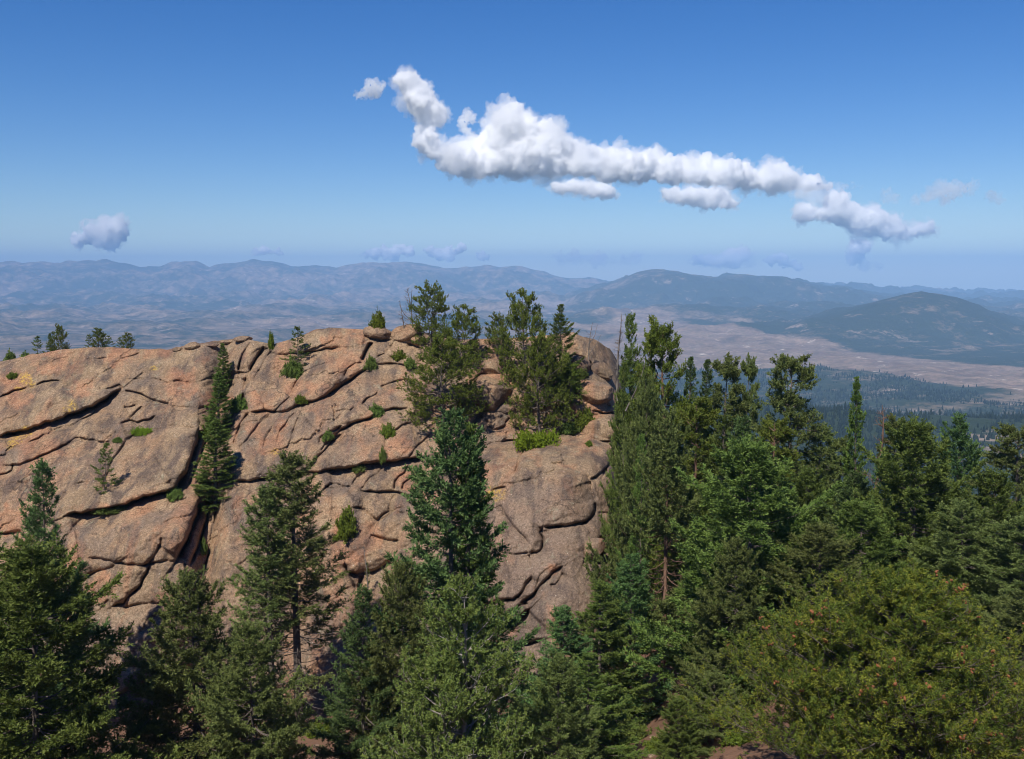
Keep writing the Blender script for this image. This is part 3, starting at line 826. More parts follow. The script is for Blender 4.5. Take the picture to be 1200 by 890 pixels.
def build_rock():
    ts = np.linspace(0, 1, 560)
    xs_n = np.concatenate([np.linspace(-190, -20, 40), np.arange(-18, 744, 1.0)])
    # columns run to the right-hand edge, which itself bends with height
    T, XN = np.meshgrid(ts, xs_n, indexing='ij')
    sk = interp(XN, SKYLINE)
    PY = sk + (965 - sk) * T ** 1.12
    ed = np.interp(PY, *zip(*RIGHT_EDGE))
    PX = np.where(XN > 600, 600 + (XN - 600) * (ed - 600) / (743.0 - 600), XN)
    sk = interp(PX, SKYLINE)
    PY = sk + (965 - sk) * T ** 1.12
    D = rock_base_depth(PX, PY)
    p0 = P(PX, PY, D)
    wob = 1.5 * fbm(p0 * np.array([.07, .09, .11]), 3) + .85 * fbm(p0 * .26 + 5, 4)
    mask = sstep(0, .05, T)
    rot = np.stack([p0[..., 0] * .5 + p0[..., 2] * .6, p0[..., 1] * .4, p0[..., 2] * 1.25 - p0[..., 0] * .7], -1)
    fol = .32 * fbm(rot * .8, 4, .55, ridged=True) + .10 * fbm(p0 * 2.2, 3)
    sheet = p0[..., 2] * .62 - p0[..., 0] * .36 + 1.5 * fbm(p0 * .12 + 9, 4) + .35 * fbm(p0 * .9 + 2, 3)
    saw = sheet * .42 - np.floor(sheet * .42)
    smask = np.clip(.15 + 1.7 * fbm(p0 * .16 + 21, 3), 0, 1)
    sheets = .42 * smask * saw ** 1.5
    disp = sheets + wob + fol * .6 + rock_detail(PX, PY)
    fade = .35 + .65 * mask
    Df = D + disp * fade
    V = P(PX, PY, Df)
    ROCK_GRID['px'] = PX; ROCK_GRID['py'] = PY; ROCK_GRID['D'] = Df
    nr, nc = T.shape
    # back slope, beyond the crest (row 0)
    back = []
    crest = V[0]
    for k, (dy, dz) in enumerate([(1.2, -.10), (3, -.5), (6, -1.7), (10, -4), (15, -8), (22, -15), (30, -25), (38, -38), (44, -60)]):
        b = crest.copy()
        b[:, 1] += dy; b[:, 0] *= (crest[:, 1] + dy) / crest[:, 1]
        b[:, 2] += dz + (.8 * fbm(b * .2, 3))
        back.append(b)
    back = np.stack(back[::-1])
    A = np.concatenate([back, V])
    nb = len(back)
    st = spots(PX, PY, STAINS); ye = spots(PX, PY, YELLOW)
    pat = np.clip(sstep(470, 620, PX + .25 * (PY - 500)) * sstep(500, 640, PY) * .9 + .75 * sstep(640, 780, PY), 0, 1)
    pat = pat * np.clip(.85 + .8 * fbm(p0 * .13 + 3, 4), 0, 1)
    z0 = np.zeros((nb, nc))
    st = np.concatenate([z0, st]); ye = np.concatenate([z0, ye]); pat = np.concatenate([z0, pat])
    # right-hand flank: the last column is carried away from the viewer
    fl = []
    last = A[:, -1]
    for dx, dy in ((-.2, 1.5), (-.8, 4), (-2, 8), (-4, 16), (-8, 30)):
        b = last.copy(); s_ = (last[:, 1] + dy) / last[:, 1]
        b[:, 0] = b[:, 0] * s_ + dx * 1.0; b[:, 1] += dy
        fl.append(b)
    A = np.concatenate([A, np.stack(fl, 1)], 1)
    ext = lambda a: np.concatenate([a, np.repeat(a[:, -1:], len(fl), 1)], 1)
    me = np_mesh("granite_outcrop", A.reshape(-1, 3), grid_faces(A.shape[0], A.shape[1])[:, ::-1], [ROCK_MAT], True,
                 {"stain": ext(st).ravel(), "yellow": ext(ye).ravel(), "patina": ext(pat).ravel()})
    o = link("granite_outcrop", me)
    tag(o, "great pinkish granite outcrop of rounded cracked slabs facing the viewer", "rock")
build_rock()

def rock_point(px, py, lift=0.0):
    """the point of the outcrop seen at a pixel"""
    g = ROCK_GRID
    k = np.argmin((g['px'] - px) ** 2 + (g['py'] - py) ** 2)
    d = float(g['D'].ravel()[k])
    p = P(px, py, d)
    return np.array([p[0], p[1], p[2] + lift])

# ------------------------------------------------------------------ loose boulders
_B5 = ico_sphere(5)
def boulder(px, py, hw, hh, label, tilt=0.0, D=None, seed=0, flat=1.0, rough=1.0, cat="boulder", name="boulder"):
    d = D if D else float(rock_point(px, py)[1]) - .15
    s = d / F
    rx, rz = hw * s, hh * s
    ry = (rx + rz) * .55
    v = _B5[0].copy()
    q = v * 1.1 + seed * 7.7
    # a few flattened faces, then noise
    rng = np.random.RandomState(seed + 3)
    for k in range(9):
        n = rng.normal(size=3); n /= np.linalg.norm(n)
        h = rng.uniform(.66, .9)
        e = np.maximum(v @ n - h, 0)
        v = v - (e * .85)[:, None] * n
    v = v * (1 + .12 * rough * fbm(q, 4)[:, None] + .05 * rough * fbm(q * 4, 3)[:, None])
    v = v * np.array([rx, ry, rz]) * 1.08
    c, s_ = math.cos(tilt), math.sin(tilt)
    v = np.stack([v[:, 0] * c - v[:, 2] * s_, v[:, 1], v[:, 0] * s_ + v[:, 2] * c], -1)
    st = np.clip(.10 * np.ones(len(v)) + .45 * fbm(v * .9 + seed, 3), 0, 1)
    me = np_mesh(name, v, _B5[1], [ROCK_MAT], True, {"stain": st, "yellow": 0 * st, "patina": 0 * st})
    o = link(name, me, None, P(px, py, d) + np.array([0, ry * .35, 0]))
    tag(o, label, cat)
    return o

boulder(225, 406, 10, 4.5, "flat loose slab lying on the skyline left of the slender fir", .18, None, 1)
boulder(208, 410, 6, 3, "small flat stone at the left end of the skyline slab", .05, None, 2)
boulder(247, 405, 8, 2.2, "thin flat stone on the skyline right of the loose slab", .04, None, 3)
boulder(267, 401, 11, 2.6, "low tan cap stone on the skyline above the slender fir", .12, None, 4)
boulder(284, 398, 11, 3.6, "tan cap stone on the skyline at the top of the wide crack", .05, None, 5)
boulder(442, 391, 17, 8, "rounded pink boulder below the small yellow shrub on the crest", -.08, None, 6)
boulder(476, 391, 18, 10, "big pink boulder on the crest beside the left pine", .25, None, 7)
boulder(489, 399, 10, 6, "grey boulder wedged right of the big pink crest boulder", -.1, None, 8)
boulder(462, 415, 12, 7, "small brown block under the crest boulders", .2, None, 9)
boulder(577, 463, 24, 21, "squat orange boulder standing between the two crest pines", .1, None, 10)
boulder(578, 432, 16, 10, "upper orange boulder behind the gap between the crest pines", -.2, None, 11)
boulder(708, 507, 24, 15, "egg shaped grey brown boulder on the rim above the pale slab", .12, None, 12, rough=.6)
boulder(729, 491, 13, 12, "rounded boulder on the rim at the rock's right end", -.3, None, 13)
boulder(698, 462, 24, 15, "brown boulder on the ledge below the dead stump", -.2, None, 14)
boulder(679, 430, 13, 14, "upright orange rock under the dead stump right of the pines", .4, None, 15)
boulder(703, 437, 15, 12, "dark brown boulder right of the dead stump", -.3, None, 16)
boulder(589, 480, 14, 6, "low pink stone in the stony patch left of the pine foot", .1, None, 17)
boulder(582, 499, 10, 7, "reddish wedge stone in the stony patch left of the pine foot", .5, None, 18)
boulder(565, 502, 6, 7, "grey upright stone left of the reddish wedge stone", .2, None, 19)
boulder(599, 487, 5, 4, "little round stone at the right of the stony patch", 0, None, 20)
boulder(697, 644, 15, 11, "pink knob bulging out low on the pale slab", .5, None, 21, rough=.7)
boulder(957, 572, 15, 8, "grey rock tip poking out of the right hand forest", -.4, 84, 22, name="rock")
boulder(966, 592, 15, 16, "lower grey rock face showing between the right hand firs", -.6, 83, 23, name="rock")
# ================================================================== trees
def foliage_mat(name, dark, light, tipc, transl=.25):
    m, nt, out = new_mat(name)
    at = N(nt, 'ShaderNodeAttribute', attribute_name="tint")
    oi = N(nt, 'ShaderNodeObjectInfo')
    tco = N(nt, 'ShaderNodeTexCoord')
    cl = noise_tex(nt, tco.outputs['Object'], .9, 3, .6)
    f = mathn(nt, 'ADD', mathn(nt, 'MULTIPLY', at.outputs['Fac'], .55), mathn(nt, 'MULTIPLY_ADD', cl, 1.4, -.48), None, True)
    c = mixc(nt, f, dark, light)
    tp = N(nt, 'ShaderNodeAttribute', attribute_name="tip")
    c = mixc(nt, mathn(nt, 'MULTIPLY', tp.outputs['Fac'], .6), c, tipc)
    hs = N(nt, 'ShaderNodeHueSaturation')
    L(nt, mathn(nt, 'MULTIPLY_ADD', oi.outputs['Random'], .030, .484), hs.inputs['Hue'])
    L(nt, mathn(nt, 'MULTIPLY_ADD', oi.outputs['Random'], .35, .82), hs.inputs['Value'])
    L(nt, c, hs.inputs['Color'])
    bs = N(nt, 'ShaderNodeBsdfPrincipled'); bs.inputs['Roughness'].default_value = .55
    bs.inputs['Specular IOR Level'].default_value = .12
    L(nt, hs.outputs[0], bs.inputs['Base Color'])
    tr = N(nt, 'ShaderNodeBsdfTranslucent'); L(nt, hs.outputs[0], tr.inputs['Color'])
    mx = N(nt, 'ShaderNodeMixShader'); mx.inputs[0].default_value = transl
    L(nt, bs.outputs[0], mx.inputs[1]); L(nt, tr.outputs[0], mx.inputs[2])
    L(nt, mx.outputs[0], out.inputs['Surface'])
    return m

def bark_mat(name, a, b, scale=3.0):
    m, nt, out = new_mat(name)
    tco = N(nt, 'ShaderNodeTexCoord')
    mp = N(nt, 'ShaderNodeMapping'); mp.inputs['Scale'].default_value = (1, 1, .25)
    L(nt, tco.outputs['Object'], mp.inputs['Vector'])
    n = noise_tex(nt, mp.outputs[0], scale, 6, .7)
    bs = N(nt, 'ShaderNodeBsdfPrincipled'); bs.inputs['Roughness'].default_value = .95
    bs.inputs['Specular IOR Level'].default_value = .1
    L(nt, mixc(nt, ramp(nt, n, [(.32, 0.), (.66, 1.)]), a, b), bs.inputs['Base Color'])
    bp = N(nt, 'ShaderNodeBump'); bp.inputs['Strength'].default_value = .8; bp.inputs['Distance'].default_value = .05
    L(nt, n, bp.inputs['Height']); L(nt, bp.outputs[0], bs.inputs['Normal'])
    L(nt, bs.outputs[0], out.inputs['Surface'])
    return m

FOL = {
 'blue': foliage_mat("fir_needles_blue_green", (0.052, 0.100, 0.032), (0.143, 0.229, 0.071), (0.208, 0.294, 0.089)),
 'green': foliage_mat("fir_needles_green", (0.064, 0.108, 0.022), (0.179, 0.250, 0.056), (0.250, 0.315, 0.071)),
 'grey': foliage_mat("fir_needles_grey_green", (0.079, 0.109, 0.030), (0.200, 0.246, 0.073), (0.264, 0.294, 0.089)),
 'pine': foliage_mat("pine_needles", (0.072, 0.103, 0.017), (0.194, 0.243, 0.040), (0.257, 0.286, 0.047)),
 'bright': foliage_mat("pine_needles_bright", (0.054, 0.094, 0.015), (0.155, 0.215, 0.034), (0.280, 0.300, 0.038)),
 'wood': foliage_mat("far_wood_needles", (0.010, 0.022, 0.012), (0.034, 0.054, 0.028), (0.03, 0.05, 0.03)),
 'light': foliage_mat("pine_needles_pale", (0.083, 0.129, 0.030), (0.215, 0.279, 0.071), (0.272, 0.294, 0.066)),
 'shrub': foliage_mat("shrub_leaves", (0.072, 0.114, 0.015), (0.186, 0.250, 0.034), (0.243, 0.286, 0.037)),
 'mat': foliage_mat("mat_leaves", (0.108, 0.186, 0.015), (0.229, 0.358, 0.028), (0.286, 0.400, 0.028)),
}
BARK = {
 'grey': bark_mat("grey_bark", (0.075, 0.060, 0.050), (0.21, 0.175, 0.15)),
 'red': bark_mat("reddish_bark", (0.10, 0.058, 0.040), (0.30, 0.185, 0.13)),
 'pale': bark_mat("pale_bare_wood", (0.20, 0.175, 0.155), (0.46, 0.42, 0.38)),
 'dead': bark_mat("weathered_dead_wood", (0.09, 0.072, 0.06), (0.27, 0.235, 0.205)),
}

def unit(a): return a / np.maximum(np.linalg.norm(a, axis=-1, keepdims=True), 1e-9)

class Needles:
    """thin pointed sprigs, gathered and turned into one mesh"""
    def __init__(s): s.p, s.d, s.l, s.w, s.t, s.y = [], [], [], [], [], []
    def add(s, p, d, l, w, tint, tip):
        n = len(p)
        s.p.append(p); s.d.append(d); s.l.append(np.broadcast_to(l, n)); s.w.append(np.broadcast_to(w, n))
        s.t.append(np.broadcast_to(tint, n)); s.y.append(np.broadcast_to(tip, n))
    def mesh(s, name, mat, rng):
        p = np.concatenate(s.p); d = unit(np.concatenate(s.d)); l = np.concatenate(s.l)[:, None]; w = np.concatenate(s.w)[:, None]
        t = np.concatenate(s.t); y = np.concatenate(s.y)
        sd = unit(np.cross(d, rng.normal(size=d.shape)))
        mid = p + d * l * .45
        V = np.stack([p, mid + sd * w * .5, p + d * l, mid - sd * w * .5], 1).reshape(-1, 3)
        n = len(p)
        return np_mesh(name, V, np.arange(4 * n).reshape(-1, 4), [mat], False,
                       {"tint": np.repeat(t, 4), "tip": np.repeat(y, 4)})

class Wood:
    def __init__(s): s.V, s.F, s.n = [], [], 0
    def tube(s, pts, rad, k=5):
        pts = np.asarray(pts, float); rad = np.asarray(rad, float)
        t = unit(np.gradient(pts, axis=0))
        ref = np.array([0, 0, 1.0]) if abs(t[:, 2]).mean() < .8 else np.array([1.0, 0, 0])
        a = unit(np.cross(t, ref)); b = np.cross(t, a)
        th = np.arange(k) * 2 * math.pi / k
        ring = pts[:, None] + rad[:, None, None] * (np.cos(th)[None, :, None] * a[:, None] + np.sin(th)[None, :, None] * b[:, None])
        v = ring.reshape(-1, 3)
        s.V.append(v); s.F.append(grid_faces(len(pts), k, wrap=True) + s.n); s.n += len(v)
    def mesh(s, name, mat):
        return np_mesh(name, np.concatenate(s.V), np.concatenate(s.F), [mat], True)

def make_fir(seed, H, Rm, base=.06, gap=.36, per=5, dens=1.0, prof=.8, droop=.25, ragged=.3, fol='blue', bark='grey', bare=0, twig=.42, blade=.16, top=1):
    rng = np.random.RandomState(seed)
    nd, wd = Needles(), Wood()
    hz = np.linspace(0, 1, 14)
    bend = np.stack([.12 * np.sin(hz * 4 + seed) * hz, .12 * np.cos(hz * 3.1 + seed * 2) * hz, hz * H], 1)
    wd.tube(bend, np.maximum(H * .0125 * (1 - hz) ** .8, .012), 8)
    lobes = [(rng.uniform(0, 6.28), rng.uniform(.05, .95), rng.uniform(-1, 1)) for _ in range(16)]
    z = base * H
    while z < H * .992:
        t = 1 - z / H                      # 1 bottom .. 0 top
        n = per + rng.randint(-1, 2)
        a0 = rng.uniform(0, 6.28)
        for k in range(max(2, n)):
            az = a0 + k * 6.283 / n + rng.normal(0, .22)
            lob = sum(w_ * math.exp(-((((az - a + 3.14) % 6.283) - 3.14) / .7) ** 2 - ((1 - t - h_) / .09) ** 2) for a, h_, w_ in lobes)
            Lb = Rm * (t ** prof) * (1 + ragged * (rng.normal(0, .45) + lob)) + .10
            lowcut = sstep(0, .12, 1 - t - base + .03)
            Lb = max(.12, Lb * (.55 + .45 * lowcut))
            zz = z + rng.uniform(-.5, .5) * gap
            e0 = np.interp(t, [0, .15, .5, 1], [1.05, .55, .12, -.12]) + rng.normal(0, .10)
            ca, sa = math.cos(az), math.sin(az)
            tz = np.interp(zz, bend[:, 2], bend[:, 0]), np.interp(zz, bend[:, 2], bend[:, 1])
            def bp(s_):
                s_ = np.asarray(s_, float)
                hor = Lb * s_ * math.cos(e0)
                ver = Lb * (math.sin(e0) * s_ - droop * s_ * (1 - s_) * 1.4 + .16 * s_ ** 3)
                return np.stack([tz[0] + ca * hor, tz[1] + sa * hor, zz + ver], -1)
            ss = np.linspace(0, 1, 5)
            wd.tube(bp(ss), np.linspace(.010 * Lb + .010, .005, 5), 3)
            if bare and (1 - t) < bare and rng.rand() < .75:
                # dead lower branch: only a few bare side twigs
                for q in range(4):
                    s_ = rng.uniform(.3, .95); o = bp(s_)
                    wd.tube(np.stack([o, o + np.array([ca, sa, -.15]) * .3 + rng.normal(0, .2, 3)]), [.008, .004], 3)
                continue
            nt_ = max(3, int(Lb / .12 * dens))
            s_ = np.sort(rng.uniform(.16, 1.0, nt_)) ** .62
            o = bp(s_); fw = unit(bp(np.minimum(s_ + .02, 1.02)) - o)
            sidev = np.array([-sa, ca, 0.0])
            sg = np.where(np.arange(nt_) % 2, 1.0, -1.0)
            phi = rng.uniform(.6, 1.1, nt_)
            td = unit(fw * np.cos(phi)[:, None] + sidev * (np.sin(phi) * sg)[:, None] + np.array([0, 0, 1.0]) * rng.normal(.08, .42, nt_)[:, None])
            tl = (twig * (Lb ** .55) * (1.05 - .75 * s_) + .12) * rng.uniform(.7, 1.25, nt_)
            # the leading shoot
            o = np.concatenate([o, bp(np.array([.82]))]); td = np.concatenate([td, unit(bp([1.0]) - bp([.82]))]); tl = np.append(tl, max(.2, .24 * Lb))
            ns = np.maximum(2, (tl / .10).astype(int))
            idx = np.repeat(np.arange(len(tl)), ns)
            fr = np.concatenate([np.arange(q) / q for q in ns])
            pos = o[idx] + td[idx] * (tl[idx] * fr)[:, None] + np.array([0, 0, -1.0]) * (.10 * tl[idx] * fr ** 2)[:, None]
            tw = np.clip(.5 * rng.rand() + .5 * rng.rand(len(tl)), 0, 1)
            rep = 5
            i2 = np.repeat(np.arange(len(pos)), rep)
            pp = pos[i2] + rng.normal(0, .030, (len(i2), 3))
            dd = unit(td[idx][i2] + rng.normal(0, .55, (len(i2), 3)) + np.array([0, 0, .12]))
            nd.add(pp, dd, blade * rng.uniform(.75, 1.3, len(i2)), .058 * rng.uniform(.7, 1.3, len(i2)),
                   np.clip(tw[idx][i2] + rng.normal(0, .12, len(i2)), 0, 1), np.where(fr[i2] > .72, rng.uniform(.2, 1, len(i2)), 0))
        z += gap * rng.uniform(.75, 1.25) * (1 if t > .25 else .8)
    n = 120
    hh = H * (1 - .035 * rng.rand(n)); pp = np.stack([bend[-1, 0] + 0 * hh, bend[-1, 1] + 0 * hh, hh], 1)
    nd.add(pp, rng.normal(0, .4, (n, 3)) + np.array([0, 0, 1.0]), .16, .034, .6, .5)
    return nd.mesh("crown", FOL[fol], rng), wd.mesh("trunk", BARK[bark])

def curve_pts(o, d, Ln, up, rng, n=6, wig=.12):
    d = unit(np.asarray(d, float)); pts = [np.asarray(o, float)]
    for k in range(n):
        d = unit(d + np.array([0, 0, up / n]) + rng.normal(0, wig, 3))
        pts.append(pts[-1] + d * Ln / n)
    return np.array(pts)

def make_pine(seed, H, Rm, base=.15, limbs=60, prof=(0, .55, .9, 1, .8), up=.6, sub=9, tufts=3, nblade=14, fol='pine', bark='red', tuft=.16, layers=0, tops=1, lean=.0, bald=.0, tipamt=.5, wtuft=.030, candles=.35, upright=.12, etop=(1.1, .35, -.15)):
    rng = np.random.RandomState(seed)
    nd, wd = Needles(), Wood()
    stems = []
    for q in range(tops):
        n = 12
        hh = H * (1 if q == 0 else rng.uniform(.72, .95))
        ang = rng.uniform(0, 6.28); sp = 0 if q == 0 else Rm * rng.uniform(.18, .4)
        hz = np.linspace(0, 1, n)
        st = np.stack([sp * math.cos(ang) * hz ** .8 + lean * H * hz ** 2 + .10 * H * .12 * np.sin(hz * 5 + seed + q), sp * math.sin(ang) * hz ** .8 + .012 * H * np.cos(hz * 4 + seed), hz * hh], 1)
        wd.tube(st, np.maximum(H * (.016 if q == 0 else .011) * (1 - hz) ** .8, .014), 8)
        stems.append(st)
    lay = base + (.985 - base) * (np.arange(layers) + rng.uniform(.2, .8, layers)) / layers if layers else None
    for k in range(limbs):
        st = stems[k % tops]
        h = base + (1 - base) * ((k + rng.rand()) / limbs) ** .92
        if layers: h = np.clip(lay[rng.randint(layers)] + rng.normal(0, .014), base, .99)
        t = 1 - h
        o = np.array([np.interp(h * st[-1, 2], st[:, 2], st[:, j]) for j in range(3)])
        az = k * 2.399 + rng.normal(0, .4)
        Lb = Rm * np.interp(t, np.linspace(0, 1, len(prof)), prof) * rng.uniform(.65, 1.15) + .25
        e = np.interp(t, [0, .25, 1], etop) + rng.normal(0, .15)
        pts = curve_pts(o, (math.cos(az) * math.cos(e), math.sin(az) * math.cos(e), math.sin(e)), Lb, up, rng)
        wd.tube(pts, np.linspace(.013 * Lb + .012, .008, len(pts)), 4)
        if rng.rand() < bald: 
            for q in range(5):
                s_ = rng.uniform(2, 5.9); oo = pts[int(s_)]
                wd.tube(curve_pts(oo, rng.normal(0, 1, 3) + unit(pts[-1] - pts[0]), .7, .2, rng, 3, .3), np.linspace(.012, .004, 4), 3)
            continue
        nsub = max(3, int(sub * (Lb / Rm) ** .7 + rng.randint(0, 3)))
        for j in range(nsub):
            s_ = rng.uniform(.28, 1.0) ** .75 * (len(pts) - 1)
            i = min(int(s_), len(pts) - 2); oo = pts[i] + (pts[i + 1] - pts[i]) * (s_ - i)
            fw = unit(pts[i + 1] - pts[i])
            sd = unit(fw * .8 + rng.normal(0, .62, 3) + np.array([0, 0, .35]))
            Ls = Lb * rng.uniform(.16, .36) + .15
            sp = curve_pts(oo, sd, Ls, .7, rng, 4, .16)
            wd.tube(sp, np.linspace(.010, .005, 5), 3)
            tw = rng.rand()
            for q in range(tufts):
                fr = 1 - q / (tufts + 1.0) + rng.uniform(-.1, .06)
                m = fr * 4; i = min(int(m), 3); c = sp[i] + (sp[i + 1] - sp[i]) * min(m - i, 1.2)
                ax = unit(unit(sp[i + 1] - sp[i]) + rng.normal(0, .22, 3) + np.array([0, 0, upright]))
                if q: c = c + rng.normal(0, .10, 3)
                L_ = tuft * rng.uniform(1.2, 2.2)       # length of the needled shoot
                a_ = rng.rand(nblade)
                pp = c + ax * (a_ * L_)[:, None] - ax * L_ * .5
                dd = unit(ax * .75 + rng.normal(0, .62, (nblade, 3)))
                nd.add(pp, dd, tuft * rng.uniform(.7, 1.15, nblade), wtuft, np.clip(tw + rng.normal(0, .15, nblade), 0, 1),
                       (tipamt if rng.rand() < candles else .05))
    return nd.mesh("crown", FOL[fol], rng), wd.mesh("trunk", BARK[bark]), wd

def make_snag(seed, H, n=26, Rm=1.1, bark='dead', forked=False, up=.4):
    rng = np.random.RandomState(seed)
    wd = Wood()
    hz = np.linspace(0, 1, 10)
    st = np.stack([.05 * H * np.sin(hz * 3 + seed) * hz, .03 * H * np.cos(hz * 4 + seed) * hz, hz * H], 1)
    wd.tube(st, np.maximum(H * .017 * (1 - hz) ** .7, .015), 7)
    if forked:
        for q in range(2):
            o = st[3 + 2 * q]; a = rng.uniform(0, 6.28)
            wd.tube(curve_pts(o, (math.cos(a) * .6, math.sin(a) * .6, 1), H * .5, .5, rng, 7, .12), np.linspace(H * .010, .012, 8), 6)
    br = []
    for k in range(n):
        h = rng.uniform(.25, .98); a = rng.uniform(0, 6.28)
        o = np.array([np.interp(h * H, st[:, 2], st[:, j]) for j in range(3)])
        Lb = Rm * (1.15 - h) * rng.uniform(.5, 1.3)
        e = rng.uniform(-.2, .7)
        p = curve_pts(o, (math.cos(a) * math.cos(e), math.sin(a) * math.cos(e), math.sin(e)), Lb, up, rng, 5, .16)
        b = wd if k > 5 else Wood()
        b.tube(p, np.linspace(.022, .006, 6), 4)
        for q in range(3):
            i = rng.randint(1, 5)
            b.tube(curve_pts(p[i], p[i] - p[i - 1] + rng.normal(0, .12, 3), Lb * .35, .3, rng, 3, .2), np.linspace(.012, .004, 4), 3)
        if b is not wd: br.append(b.mesh("branch", BARK[bark]))
    return wd.mesh("trunk", BARK[bark]), br

def make_shrub(seed, Rm, H, fol='shrub', n=120, blade=.17, flat=False):
    rng = np.random.RandomState(seed)
    nd, wd = Needles(), Wood()
    for k in range(n):
        a = rng.uniform(0, 6.28); rr = math.sqrt(rng.rand())
        lob = 1 + .38 * math.sin(a * 2 + seed) + .25 * math.sin(a * 5 + seed * 2)
        tgt = np.array([math.cos(a) * rr * Rm * lob, math.sin(a) * rr * Rm * lob, H * (1 - .7 * rr ** 2) * rng.uniform(.35, 1.25)])
        o = np.array([math.cos(a), math.sin(a), 0]) * .12 * Rm
        v = tgt - o; Ls = np.linalg.norm(v)
        p = curve_pts(o, v, Ls, .1, rng, 4, .14)
        wd.tube(p, np.linspace(.014, .004, 5), 3)
        m = max(7, int(Ls * 22)); tw = rng.rand()
        s_ = rng.uniform(.35, 1.02, m) * 4; i = np.minimum(s_.astype(int), 3)
        c = p[i] + (p[i + 1] - p[i]) * (s_ - i)[:, None] + rng.normal(0, .055 * (1 + Rm * .4), (m, 3))
        c = np.repeat(c, 4, 0)
        nd.add(c, rng.normal(0, .8, (len(c), 3)) + np.array([0, 0, .5]), blade * rng.uniform(.6, 1.2, len(c)), blade * .45,
               np.clip(tw + rng.normal(0, .15, len(c)), 0, 1), rng.rand(len(c)) * .5)
    return nd.mesh("crown", FOL[fol], rng), wd.mesh("stem", BARK['grey'])

T = {}
# (crown, trunk, template height, template radius)
T['F1'] = (*make_fir(1, 16, 3.4, .03, .46, 5, 1.15, .66, .25, .48, 'blue', twig=.58), 16, 3.4)
T['F1b'] = (*make_fir(21, 16, 3.4, .04, .50, 5, 1.15, .60, .3, .52, 'blue', twig=.62), 16, 3.4)
T['F2'] = (*make_fir(2, 14, 4.4, .03, .48, 6, 1.1, .50, .3, .48, 'green', twig=.66), 14, 4.4)
T['F2g'] = (*make_fir(12, 14, 4.4, .03, .50, 6, 1.1, .50, .3, .5, 'grey', twig=.66), 14, 4.4)
T['F3'] = (*make_fir(3, 21, 3.0, .10, .55, 5, 1.0, .42, .35, .55, 'grey', 'grey', bare=.45, twig=.6), 21, 3.0)
T['F4'] = (*make_fir(4, 14, 1.5, .03, .33, 5, 1.3, .62, .2, .5, 'green', twig=.45), 14, 1.5)
T['F5'] = (*make_fir(5, 18, 3.2, .08, .55, 5, 1.2, .52, .35, .6, 'green', twig=.62), 18, 3.2)
T['F6'] = (*make_fir(6, 18, 3.2, .12, .50, 6, 1.1, .42, .4, .55, 'grey', 'red', bare=.58, twig=.6), 18, 3.2)
T['S1'] = (*make_fir(7, 5, 1.2, .06, .42, 4, 1.0, .70, .12, .5, 'green', twig=.36, blade=.14), 5, 1.2)
T['F5n'] = (*make_fir(35, 18, 1.9, .08, .46, 5, 1.25, .50, .30, .7, 'green', twig=.55), 18, 1.9)
T['F1n'] = (*make_fir(36, 18, 1.5, .06, .42, 5, 1.3, .58, .25, .6, 'blue', twig=.5), 18, 1.5)
T['P1'] = (*make_pine(8, 8, 2.9, .06, 58, (.40, .8, 1, 1, .75), .35, 12, 5, 18, 'pine', 'grey', .14, tops=2, wtuft=.05, etop=(.85, .2, -.1))[:2], 8, 2.9)
T['P1b'] = (*make_pine(18, 8, 2.7, .08, 52, (.35, .7, 1, .95, .7), .4, 12, 5, 18, 'pine', 'grey', .14, tops=2, lean=.04, wtuft=.05, etop=(.9, .2, -.1))[:2], 8, 2.7)
T['P2'] = (*make_pine(9, 20, 2.9, .10, 120, (.35, .75, 1, 1, .8), .25, 12, 5, 18, 'grey', 'grey', .17, layers=20, wtuft=.052, upright=.05, etop=(.75, .08, -.2))[:2], 20, 2.9)
T['P2b'] = (*make_pine(19, 20, 2.9, .08, 130, (.28, .7, .95, 1, .9), .3, 12, 5, 18, 'pine', 'red', .17, wtuft=.052, upright=.05, layers=30, etop=(.75, .1, -.2))[:2], 20, 2.9)
T['P2n'] = (*make_pine(29, 18, 1.9, .10, 100, (.35, .75, .9, 1, .9), .25, 12, 5, 17, 'grey', 'grey', .17, wtuft=.052, upright=.05, layers=30, etop=(.75, .05, -.25))[:2], 18, 1.9)
T['P3'] = (*make_pine(10, 11, 6.4, .03, 330, (.16, .50, .74, .88, .96, 1), .8, 18, 4, 21, 'bright', 'grey', .19, tops=2, bald=.05, tipamt=1., candles=.4, wtuft=.038, upright=.8)[:2], 11, 6.4)
T['P4'] = (*make_pine(11, 12, 3.6, .05, 160, (.2, .55, .85, 1, 1), .7, 13, 5, 17, 'light', 'pale', .14, tops=2, bald=.08, wtuft=.050)[:2], 12, 3.6)
T['B1'] = (*make_shrub(1, 1.0, 1.0), 1.0, 1.0)
T['B2'] = (*make_shrub(2, 1.0, .9, 'green', 130), .9, 1.0)
T['B3'] = (*make_shrub(3, 1.0, .28, 'mat', 260, .12, True), .28, 1.0)

def ground_z(x, y):
    return float(near_ground(np.array([x], float), np.array([y], float))[0])

_rt = random.Random(5)
def place(kind, name, label, cat, base, height, radius, group=None, rot=None, tilt=(0, 0)):
    crown, trunk, H0, R0 = T[kind]
    e = empty(name, base)
    e.rotation_euler = (tilt[0], tilt[1], _rt.uniform(0, 6.28) if rot is None else rot)
    e.scale = (radius / R0, radius / R0, height / H0)
    link("crown", crown, e); link("stem" if kind[0] == 'B' else "trunk", trunk, e)
    tag(e, label, cat, group)
    return e

